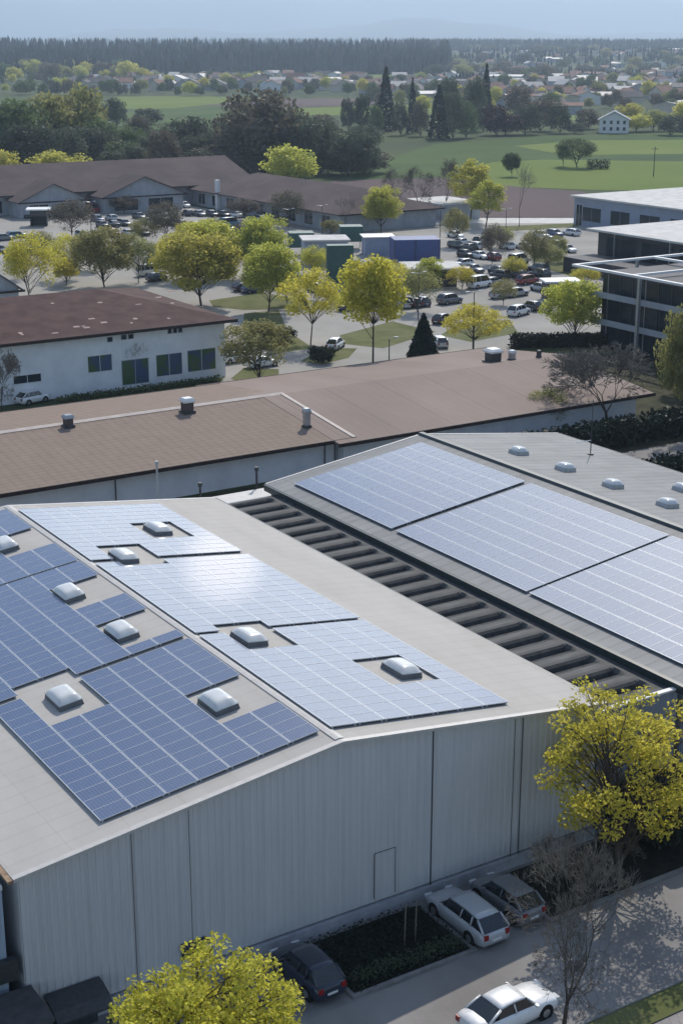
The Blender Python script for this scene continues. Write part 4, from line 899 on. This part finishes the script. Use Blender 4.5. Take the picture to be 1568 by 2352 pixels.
def car_parts(shape, detail=True):
    L_c, Wc, Hc, xh, xr0, xr1, xg, zh, zbk = SHAPES[shape]
    X = lambda t: L_c/2 - t*L_c                       # t = 0 front, 1 rear
    body = MB(); rings = []
    st = [(0, .45, .62, .70), (.02, .28, .70, .86), (.06, .22, zh*.86, .95), (xh*.6, .2, zh*.97, 1), (xh, .2, zh, 1), (.5, .2, (zh+zbk)/2, 1), (.8, .2, zbk, 1), (.93, .22, zbk*.99, .97), (.985, .28, zbk*.93, .90), (1.0, .42, zbk*.78, .82)]
    for t, zl, zt, wf in st:
        hw = Wc/2*wf; x = X(t); zm = zl+(zt-zl)*.55
        half = [(hw*.82, zl), (hw*.97, zl+.10), (hw, zm), (hw*.965, zt-.10), (hw*.86, zt-.01), (hw*.4, zt+.025)]
        rings.append([(x, y, z) for y, z in half] + [(x, -y, z) for y, z in reversed(half)])
    body.rings(rings, 0)
    roof = MB(); gl = MB(); hw0 = Wc/2*.90; hw1 = Wc/2*.72; e = .03
    xb0, xt0, xt1, xb1 = X(xh+.0), X(xr0), X(xr1), X(xg)
    z0 = (zh+zbk)/2-.04; zt = Hc
    zb0 = zh-.02; zb1 = zbk-.02
    rr = []
    for f in np.linspace(0, 1, 7):
        x = xt0+(xt1-xt0)*f; zc = zt-.06*(2*f-1)**2-.0
        rr.append([(x, hw1, zc-.05), (x, hw1*.86, zc-.005), (x, hw1*.45, zc+.03), (x, -hw1*.45, zc+.03), (x, -hw1*.86, zc-.005), (x, -hw1, zc-.05), (x, 0, zc-.09)])
    roof.rings(rr)
    def pill(a, b_, r): roof.tube(a, b_, r, r, 5)
    for s_ in (1, -1):
        pill((xb0, s_*hw0*.96, zb0), (xt0, s_*hw1, zt-.10), .045); pill((xb1, s_*hw0*.93, zb1), (xt1, s_*hw1, zt-.10), .06)
        xm = (xt0+xt1)/2; pill((xm+.03, s_*(hw0+.012), z0+.03), (xm, s_*(hw1+.008), zt-.1), .035)
        if shape in ('estate', 'suv', 'van', 'hatch'):
            xq = xt1+(xt0-xt1)*.16; pill((xq-.02, s_*(hw0+.01), z0+.03), (xq, s_*(hw1+.006), zt-.1), .045)
    wsh = MB(); wsh.add([(xb0, hw0*.93, zb0), (xb0, -hw0*.93, zb0), (xt0, -hw1*.96, zt-.07), (xt0, hw1*.96, zt-.07)], [(0, 3, 2, 1)])
    rwi = MB(); rwi.add([(xb1, hw0*.9, zb1), (xb1, -hw0*.9, zb1), (xt1, -hw1*.96, zt-.08), (xt1, hw1*.96, zt-.08)], [(0, 1, 2, 3)])
    side = []
    for s_ in (1, -1):
        g = MB(); g.add([(xb0, s_*hw0*.96, zb0-.01), (xb1, s_*hw0*.93, zb1-.01), (xt1, s_*hw1, zt-.09), (xt0, s_*hw1, zt-.09)], [(0, 1, 2, 3)]); side.append(g)
    wheel = MB(); rim = MB(); R = .33 if shape != 'van' else .36
    n = 18; prof = [(.0, R*.55), (.01, R*.93), (.04, R), (.19, R), (.22, R*.93), (.23, R*.5)]
    wheel.rings([[(R_*math.cos(2*math.pi*i/n), y-.23+.01, R_*math.sin(2*math.pi*i/n)) for i in range(n)] for y, R_ in prof])
    rim.rings([[(R_*math.cos(2*math.pi*i/10), y, R_*math.sin(2*math.pi*i/10)) for i in range(10)] for y, R_ in ((-.01, R*.62), (.015, R*.60), (.02, R*.15))])
    return dict(body=body, roof=roof, windscreen=wsh, rear_window=rwi, side=side, wheel=wheel, rim=rim, dims=(L_c, Wc, Hc, zh, zbk, R), X=X)
def make_car(shape, paint, label, P, heading, detail=True, group=None, cat='car'):
    key = (shape, detail)
    if key not in CARS:
        q = car_parts(shape); D = {k_: q[k_].build(n_, m_, link=False, smooth=sm).data for k_, n_, m_, sm in (('body', 'body', M['p_white'], True), ('roof', 'roof', M['p_white'], True), ('windscreen', 'windscreen', M['glass_car'], False), ('rear_window', 'rear_window', M['glass_car'], False), ('wheel', 'wheel', M['tyre'], True), ('rim', 'rim', M['rim'], False))}
        D['side'] = [g.build('side_window', M['glass_car'], link=False).data for g in q['side']]
        L_c, Wc, Hc, zh, zbk, R = q['dims']
        a = MB()                                       # wheel arches and lower trim
        a.tube((0, -.12, 0), (0, .004, 0), R+.07, R+.07, 18)
        D['arch'] = a.build('wheel_arch', M['tyre'], link=False).data
        h = MB(); h.box(0, .16, -.20, .20, -.07, .07); D['headlight'] = h.build('headlight', M['lamp'], link=False).data
        h = MB(); h.box(-.10, 0, -.12, .12, -.12, .12); D['tail_light'] = h.build('tail_light', M['tail'], link=False).data
        h = MB(); h.box(-.02, 0, -.26, .26, -.055, .055); D['plate'] = h.build('number_plate', M['number'], link=False).data
        h = MB(); h.rings([[(.06, 0, -.06), (.06, .0, .06), (-.06, 0, .07), (-.06, 0, -.06)], [(.05, .17, -.05), (.05, .17, .06), (-.05, .17, .06), (-.05, .17, -.05)]]); D['mirror'] = h.build('mirror', M['p_white'], link=False).data
        D['dims'] = q['dims']; CARS[key] = D
    D = CARS[key]; L_c, Wc, Hc, zh, zbk, R = D['dims']
    pk = (shape, paint)
    if pk not in PMESH:
        r = {}
        for part in ('body', 'roof', 'mirror'):
            me = D[part].copy(); me.materials.clear(); me.materials.append(M['p_'+paint]); r[part] = me
        PMESH[pk] = r
    c_ = thing('parked_car', label, cat, P, heading, group)
    inst('body', PMESH[pk]['body'], c_); inst('roof', PMESH[pk]['roof'], c_); inst('windscreen', D['windscreen'], c_); inst('rear_window', D['rear_window'], c_)
    for g in D['side']: inst('side_window', g, c_)
    for x in (L_c*.305, -L_c*.29):
        for s_ in (1, -1):
            w_ = inst('wheel', D['wheel'], c_, (x, s_*(Wc/2-.0), R), 0 if s_ > 0 else math.pi)
            if detail: inst('rim', D['rim'], w_, (0, 0, 0)); inst('wheel_arch', D['arch'], c_, (x, s_*Wc/2, R), 0 if s_ > 0 else math.pi)
    if detail:
        for s_ in (1, -1):
            inst('headlight', D['headlight'], c_, (L_c/2-.17, s_*Wc*.33, zh*.72)); inst('tail_light', D['tail_light'], c_, (-L_c/2+.075, s_*Wc*.34, zbk*.78))
            inst('mirror', PMESH[pk]['mirror'], c_, (L_c*.17, s_*(Wc/2-.03), zh+.06), 0 if s_ > 0 else math.pi)
        inst('number_plate', D['plate'], c_, (-L_c/2-.005, 0, .55))
    return c_
CARS = {}; PMESH = {}
HV = ANG+math.pi/2
make_car('estate', 'silver', 'silver estate car parked nose to the blue-grey wall, beside the dark planting bed', W(20.75, -2.75), HV)
make_car('hatch', 'grey', 'grey hatchback partly hidden by bare twigs, right of the silver estate car', W(23.3, -2.6), HV+.03)
make_car('hatch', 'navy', 'dark navy car behind the bright yellow-green tree, nose to the wall', W(12.15, -2.5), HV+.03)
make_car('sedan', 'white', 'white saloon with bright roof on the sunlit road at the bottom edge', W(17.85, -9.55), ANG+.06)
SINGLE = [  # px x, px y of the middle, heading relative to the street grid, shape, paint, label
 (602, 842, .05, 'sedan', 'white', 'white saloon at the road edge behind the olive tree'), (537, 832, .1, 'hatch', 'white', 'white hatchback half hidden left of the white saloon at the road'),
 (770, 800, .7, 'hatch', 'white', 'white hatchback parked beside the dark round bush at the road bend'), (803, 712, .15, 'sedan', 'navy', 'dark blue saloon left of the long-trunked yellow-green tree'),
 (924, 706, 1.3, 'hatch', 'silver', 'silver hatchback right of the long dark trunk'), (946, 703, 1.4, 'estate', 'black', 'black estate between the silver hatchback and a blue car'), (968, 701, 1.4, 'hatch', 'blue', 'small dark blue car at the right end of the short row of three'),
 (1032, 697, .1, 'suv', 'grey', 'dark grey off-road car in the lot under the sales pavilion'), (1016, 742, .4, 'hatch', 'black', 'black hatchback left of the low spreading yellow tree'), (1007, 795, 1.2, 'estate', 'silver', 'silver estate half hidden right of the dark pointed conifer'),
 (1190, 724, .35, 'suv', 'white', 'white off-road car in front of the olive-yellow tree'), (1152, 684, .1, 'estate', 'silver', 'silver estate in the middle of the right car park, left of a similar one'), (1185, 680, .1, 'estate', 'silver', 'silver estate in the middle of the right car park, right of a similar one'), (1222, 712, 1.5, 'hatch', 'black', 'black hatchback just right of the white off-road car'),
 (1100, 660, .2, 'van', 'white', 'white van behind the silver estates'), (1130, 655, .2, 'hatch', 'grey', 'grey hatchback beside the white van'), (1210, 652, .1, 'suv', 'red', 'dark red off-road car left of the small bright canopy'), (1070, 640, .9, 'van', 'red', 'dark red van beside the sales pavilion'),
 (1190, 607, .3, 'van', 'silver', 'silver van on the pale lane between the lots'), (1080, 575, .3, 'hatch', 'black', 'black hatchback left of the brown budding tree'), (1060, 562, .3, 'sedan', 'white', 'white saloon just right of the blue tent'), (1100, 560, .6, 'suv', 'black', 'black off-road car behind the black hatchback'),
 (38, 546, .1, 'estate', 'teal', 'teal estate car in the left car park near the white stemmed canopy'), (8, 552, .1, 'estate', 'grey', 'grey estate car cut by the left edge in the car park'), (560, 668, .1, 'hatch', 'black', 'black car beside the rounded short-trunked tree'), (580, 672, .1, 'hatch', 'blue', 'blue car beside the rounded short-trunked tree'),
 (546, 585, .7, 'sedan', 'white', 'white saloon between the lime trees in the middle car park'), (548, 560, .7, 'hatch', 'black', 'black hatchback above the white saloon between the lime trees'), (527, 520, .2, 'van', 'teal', 'teal van at the upper middle of the car park'), (720, 668, 1.3, 'hatch', 'silver', 'silver car under the umbrella-like yellow tree'), (752, 667, 1.3, 'hatch', 'white', 'white car under the umbrella-like yellow tree'),
 (235, 892, .2, 'estate', 'navy', 'navy estate in the shade of the white building'), (272, 888, .2, 'hatch', 'teal', 'teal hatchback in the shade beside the navy estate'), (75, 925, .3, 'hatch', 'white', 'white hatchback in the shade at the left edge'), (310, 905-20, .1, 'hatch', 'grey', 'grey hatchback right of the teal one in the shade'),
 (360, 645, .2, 'hatch', 'black', 'black car below the brown tree, left of the big bright tree'), (345, 632, .2, 'van', 'white', 'white van below the brown tree, left of the big bright tree'), (515, 832, .1, 'hatch', 'black', 'black hatchback at the corner of the white building'), (1030, 500, .1, 'van', 'white', 'white van on the pale road before the ploughed field'),
]
for x, y, rh, s_, p_, lab in SINGLE: make_car(s_, p_, lab, G(x, y), ANG+rh, detail=y > 650)
RC = random.Random(3)
def row(ax, ay, bx, by, rel, where, pitch=2.75, miss=.12):
    A, B_ = G(ax, ay), G(bx, by); n = int((B_-A).length/pitch); 
    for i in range(n+1):
        if RC.random() < miss: RC.random(); continue
        P = A.lerp(B_, i/max(n, 1)); P += Vector((RC.uniform(-.15, .15), RC.uniform(-.3, .3), 0))
        s_ = RC.choice(['hatch', 'hatch', 'estate', 'sedan', 'suv', 'van'] if RC.random() < .4 else ['hatch', 'estate', 'sedan']); p_ = RC.choice(['white', 'silver', 'silver', 'grey', 'black', 'black', 'navy', 'red', 'white', 'blue'])
        make_car(s_, p_, f'{p_} car in {where}', P, ANG+rel+RC.choice([0, math.pi])+RC.uniform(-.04, .04), detail=False, group=f'cars in {where}')
row(186, 488, 425, 476, math.pi/2, 'the row along the market hall front')
row(225, 508, 350, 500, math.pi/2, 'the second row before the market hall')
row(235, 522, 360, 512, math.pi/2, 'the third row before the market hall')
row(190, 545, 330, 540, math.pi/2, 'the row behind the broad olive tree')
row(600, 508, 780, 512, math.pi/2, 'the row along the market wing', miss=.3)
row(470, 520, 540, 545, 0, 'the short slanting row in the upper middle car park')
row(1045, 545, 1150, 548, math.pi/2, 'the row right of the blue tent, upper')
row(1070, 590, 1130, 596, math.pi/2, 'the row right of the blue tent, lower')
row(1235, 560, 1300, 556, math.pi/2, 'the bright row left of the middle office')
row(1240, 545, 1310, 540, math.pi/2, 'the upper row left of the middle office')
row(1240, 575, 1300, 578, math.pi/2, 'the lower row left of the middle office', miss=.3)
row(1150, 640, 1240, 638, math.pi/2, 'the row behind the small bright canopy')
row(1090, 625, 1140, 628, math.pi/2, 'the row in front of the brown budding tree')
row(655, 640, 700, 650, math.pi/2, 'the row by the pale pavilion')
row(430, 610, 560, 620, 0, 'the lane between the bright trees', pitch=6)
row(60, 500, 170, 494, math.pi/2, 'the far left row beside the stemmed canopy', miss=.4)
row(1240, 668, 1290, 668, math.pi/2, 'the row under the small bright canopy')
row(0, 580, 150, 585, math.pi/2, 'the row behind the open-crowned tree', miss=.4)
row(1050, 570, 1240, 572, math.pi/2, 'the row across the lane right of the blue tent', miss=.35)
row(1140, 625, 1235, 622, math.pi/2, 'the row above the small bright canopy', miss=.25)
row(430, 495, 600, 500, math.pi/2, 'the row before the corner of the market hall and its wing', miss=.3)
row(370, 515, 470, 525, math.pi/2, 'the row right of the brown budding tree', miss=.3)
row(1065, 612, 1120, 615, 0, 'the pair lane beside the pavilion roof', pitch=5)

# street lamps
def lamp(P, h, lab, group=None, heads=2):
    t_ = thing('street_lamp', lab, 'street lamp', P, ANG, group)
    b = MB(); b.tube((0, 0, 0), (0, 0, h), .09, .06, 6); b.build('pole', M['dark_metal'], t_)
    for s_ in ((1, -1) if heads == 2 else (1,)):
        b = MB(); b.tube((0, 0, h), (s_*.8, 0, h+.12), .04, .035, 5); b.rings([[(s_*.75, -.16, h+.08), (s_*.75, .16, h+.08), (s_*.75, .1, h+.2), (s_*.75, -.1, h+.2)], [(s_*1.4, -.13, h+.12), (s_*1.4, .13, h+.12), (s_*1.4, .08, h+.2), (s_*1.4, -.08, h+.2)]]); b.build('lamp_head', M['steel'], t_)
lamp(G(893, 842), 3.6, 'short dark lamp post at the road edge between the long-trunked tree and the conifer', heads=1)
lamp(G(1085, 812), 8.2, 'two-headed street lamp standing before the low spreading yellow tree')
for x, y, lab in ((960, 735, 'slim street lamp in front of the smaller yellow tree'), (663, 560, 'street lamp left of the two green-fronted stalls'), (740, 550, 'street lamp between the two green-fronted stalls'), (1010, 545, 'street lamp at the far side of the blue tent'), (210, 540, 'street lamp between the brown budding trees in the left car park'), (1160, 560, 'street lamp among the cars right of the blue tent')): lamp(G(x, y), 7.0, lab)
pl = thing('utility_pole', 'thin wooden pole standing on the bright meadow near the right edge', 'pole', G(1500, 405)); b = MB(); b.tube((0, 0, 0), (0, 0, 9), .15, .1, 6); b.box(-1, 1, -.06, .06, 8.2, 8.35); b.build('pole', M['bark'], pl)

# ------------------------------------------------------------------ far town: every house its own object
HOUSES = []
rt = random.Random(12)
M['roof_red'] = mat('far_red_roof', (.24, .14, .105), (.18, .11, .085), .85, .3); M['roof_pale'] = mat('far_pale_roof', (.36, .35, .345), (.28, .27, .27), .6, .3); M['roof_dk'] = mat('far_dark_roof', (.11, .095, .095), (.15, .13, .12), .8, .3)
M['wall_cream'] = mat('far_cream_wall', (.60, .52, .42), (.52, .46, .38), .8, .3)
def far_house(x, y, lab, group, big=False):
    P = G(x, y); d = math.hypot(P.x, P.y)
    if d > 5200: f = 5200/d; P.x *= f; P.y *= f
    P.z = terrain(P.x, P.y)
    L_ = rt.uniform(12, 20)*(2.2 if big else 1); D_ = rt.uniform(9, 12)*(1.5 if big else 1); e = rt.uniform(4, 6.5)
    house('house', lab, 0, L_, 0, D_, e, e+(1.5 if big else rt.uniform(2.4, 4)), kind='gable', axis=rt.choice('uv'), oh=.7, wallm=rt.choice(['white', 'wall_cream', 'wall_cream', 'grey_wall']), roofm=rt.choice(['roof_red', 'roof_dk', 'roof_pale', 'roof_red', 'roof_dk']), P=P, rz=rt.uniform(-.5, .5)+rt.choice([0, 1.57]), group=group, single=True)
def scatter(n, x0, x1, y0, y1, lab, group, big=.0):
    for i in range(n):
        x = x0+(x1-x0)*(i+rt.random())/n; y = y0+(y1-y0)*rt.random()**.8
        far_house(x, y, lab, group, rt.random() < big)
scatter(85, 170, 820, 176, 210, 'small house in the long village row before the dark wood', 'houses of the village row before the wood')
scatter(24, 820, 1000, 178, 226, 'small house of the village behind the four conifer spires', 'houses behind the conifer spires')
scatter(55, 1010, 1600, 200, 250, 'house in the near part of the town on the right', 'houses in the near part of the town', .1)
scatter(75, 1000, 1600, 158, 202, 'house in the middle part of the town on the right', 'houses in the middle part of the town', .25)
scatter(50, 1080, 1600, 130, 160, 'tiny house in the farthest part of the town on the right', 'houses in the farthest part of the town', .5)
for x, y in ((1440, 212), (1560, 262), (1250, 240), (1330, 245), (1180, 262)): far_house(x, y, 'larger pale-roofed house at the near fringe of the town', 'larger houses at the near fringe of the town', True)
def far_trees(n, x0, x1, y0, y1, kinds, lab, group, h=(7, 13), wf=(.7, 1.1)):
    for i in range(n):
        x = x0+(x1-x0)*(i+rt.random())/n; y = y0+(y1-y0)*rt.random()
        P = G(x, y); d = math.hypot(P.x, P.y)
        if d > 5200: P.x *= 5200/d; P.y *= 5200/d
        P.z = terrain(P.x, P.y)-.3; hh = rt.uniform(*h); k_ = rt.choice(kinds); tm, cm, ph, pw = P_[k_]
        o = inst('far_tree', cm, None, P, rt.uniform(0, 6.28), (hh*rt.uniform(*wf)/pw,)*2+(hh/ph,)); tag(o, lab, 'tree', group)
KS = ['fd', 'fo', 'fb', 'fg', 'fg2', 'fl']
far_trees(95, 0, 820, 184, 222, KS, 'tree among the village row before the dark wood', 'trees of the village row', (6, 12))
far_trees(85, 820, 1600, 190, 262, KS, 'tree among the near town houses on the right', 'trees among the near town houses', (7, 13))
far_trees(85, 1000, 1600, 135, 190, ['fd', 'fo', 'fb', 'fg2'], 'tree among the far town houses on the right', 'trees among the far town houses', (9, 17), (1.0, 1.6))
far_trees(22, 0, 330, 165, 190, ['fo', 'fl', 'fb', 'fg'], 'pale tree before the dark wood at the left', 'pale trees before the wood', (12, 20), (.9, 1.3))
# the wood: one mass of conifers
def forest(name, x0, x1, dn, df, n, hm, seed, label):
    rng = np.random.default_rng(seed); b = MB()
    for i in range(n):
        d = dn+(df-dn)*rng.random()**1.6; a = (x0+(x1-x0)*rng.random()-CX)/F; x = a*d*1.045; y = d; z = terrain(x, y); h = hm*rng.uniform(.72, 1.12); r = h*rng.uniform(.13, .2)
        k = 6; ph_ = rng.random()*6; vs = []
        lev = ((.04, .9), (.38, .75), (.36, 1.0), (.68, .45), (.66, .65))
        for zz, rr in ((.05, .55), (.3, 1.0), (.55, .72), (.8, .38)):
            for q in range(k): t = ph_+q*2*math.pi/k; j = rng.uniform(.75, 1.2); vs.append((x+math.cos(t)*r*rr*j, y+math.sin(t)*r*rr*j, z+h*zz))
        vs.append((x, y, z+h)); fs = []
        for l in range(3):
            for q in range(k): fs.append((l*k+q, l*k+(q+1) % k, (l+1)*k+(q+1) % k, (l+1)*k+q))
        for q in range(k): fs.append((3*k+q, 3*k+(q+1) % k, 4*k))
        b.add(vs, fs, int(rng.random() < .12))
    o = b.build(name, [M['wood'], M['wood2']]); tag(o, kind='stuff'); return o
M['wood'] = mat('spruce_wood', (.020, .034, .026), (.010, .020, .018), .95, .02, detail=6); M['wood2'] = mat('larch_wood', (.07, .065, .04), (.04, .045, .03), .95, .05)
forest('wood', -150, 1010, 1980, 2700, 3600, 26, 1, '')
forest('wood', -300, 500, 1750, 1990, 260, 20, 5, '')
forest('wood', -150, 1010, 2000, 2500, 260, 33, 9, '')
forest('wood', 900, 1800, 3300, 5400, 3200, 24, 2, '')
forest('wood', 840, 1000, 1840, 2000, 160, 22, 3, '')
forest('wood', 990, 1750, 2250, 3300, 700, 13, 7, '')
forest('wood', 1000, 1750, 1500, 2300, 260, 10, 8, '')
forest('wood', -600, 2200, 5400, 7000, 2600, 30, 4, '')

# ------------------------------------------------------------------ mountains
def mountain(name, dist, depth, prof, m):
    b = MB(); nx = 120; ny = 14; rng = np.random.default_rng(6); X0, X1 = -6500, 7500; vs = []; fs = []
    ph_ = rng.random(12)*6
    for j in range(ny+1):
        for i in range(nx+1):
            x = X0+(X1-X0)*i/nx; t = j/ny; base = prof(x); hgt = base*math.sin(math.pi*min(t*1.0, 1))**.9
            hgt *= 1+.10*math.sin(x*.0031+ph_[0]+t*5)+.05*math.sin(x*.009+ph_[1]-t*9)+.03*math.sin(x*.021+t*14)
            vs.append((x, dist+depth*t, -20+hgt))
    for j in range(ny):
        for i in range(nx): a = j*(nx+1)+i; fs.append((a, a+1, a+nx+2, a+nx+1))
    b.add(vs, fs); tag(b.build(name, m, smooth=True), kind='structure')
M['mount'] = mat('forested_mountain', (.035, .05, .04), (.06, .075, .06), .95, .0012, detail=8)
xr = lambda px, d: (px-CX)/F*d
def prof1(x):
    e = xr(1455, 13500); h = 560
    if x > e: h = max(560-(x-e)*.62, 300)
    return h
mountain('mountains', 12600, 2400, prof1, M['mount'])
mountain('hills', 9500, 1800, lambda x: 110+45*math.sin(x*.0011+1.2)+22*math.sin(x*.0033), M['mount'])

# ------------------------------------------------------------------ air
hz = MB(); hz.box(-12500, 12500, -3000, 16500, -2, 640)
hm = bpy.data.materials.new('haze_air'); hm.use_nodes = True; hn_ = hm.node_tree; hn_.nodes.clear()
ho = hn_.nodes.new('ShaderNodeOutputMaterial'); pv_ = hn_.nodes.new('ShaderNodeVolumePrincipled'); pv_.inputs['Density'].default_value = .00011; pv_.inputs['Color'].default_value = (.66, .81, 1, 1); pv_.inputs['Anisotropy'].default_value = 0.45
hn_.links.new(pv_.outputs[0], ho.inputs['Volume'])
h_ = hz.build('haze', hm); tag(h_, kind='stuff')
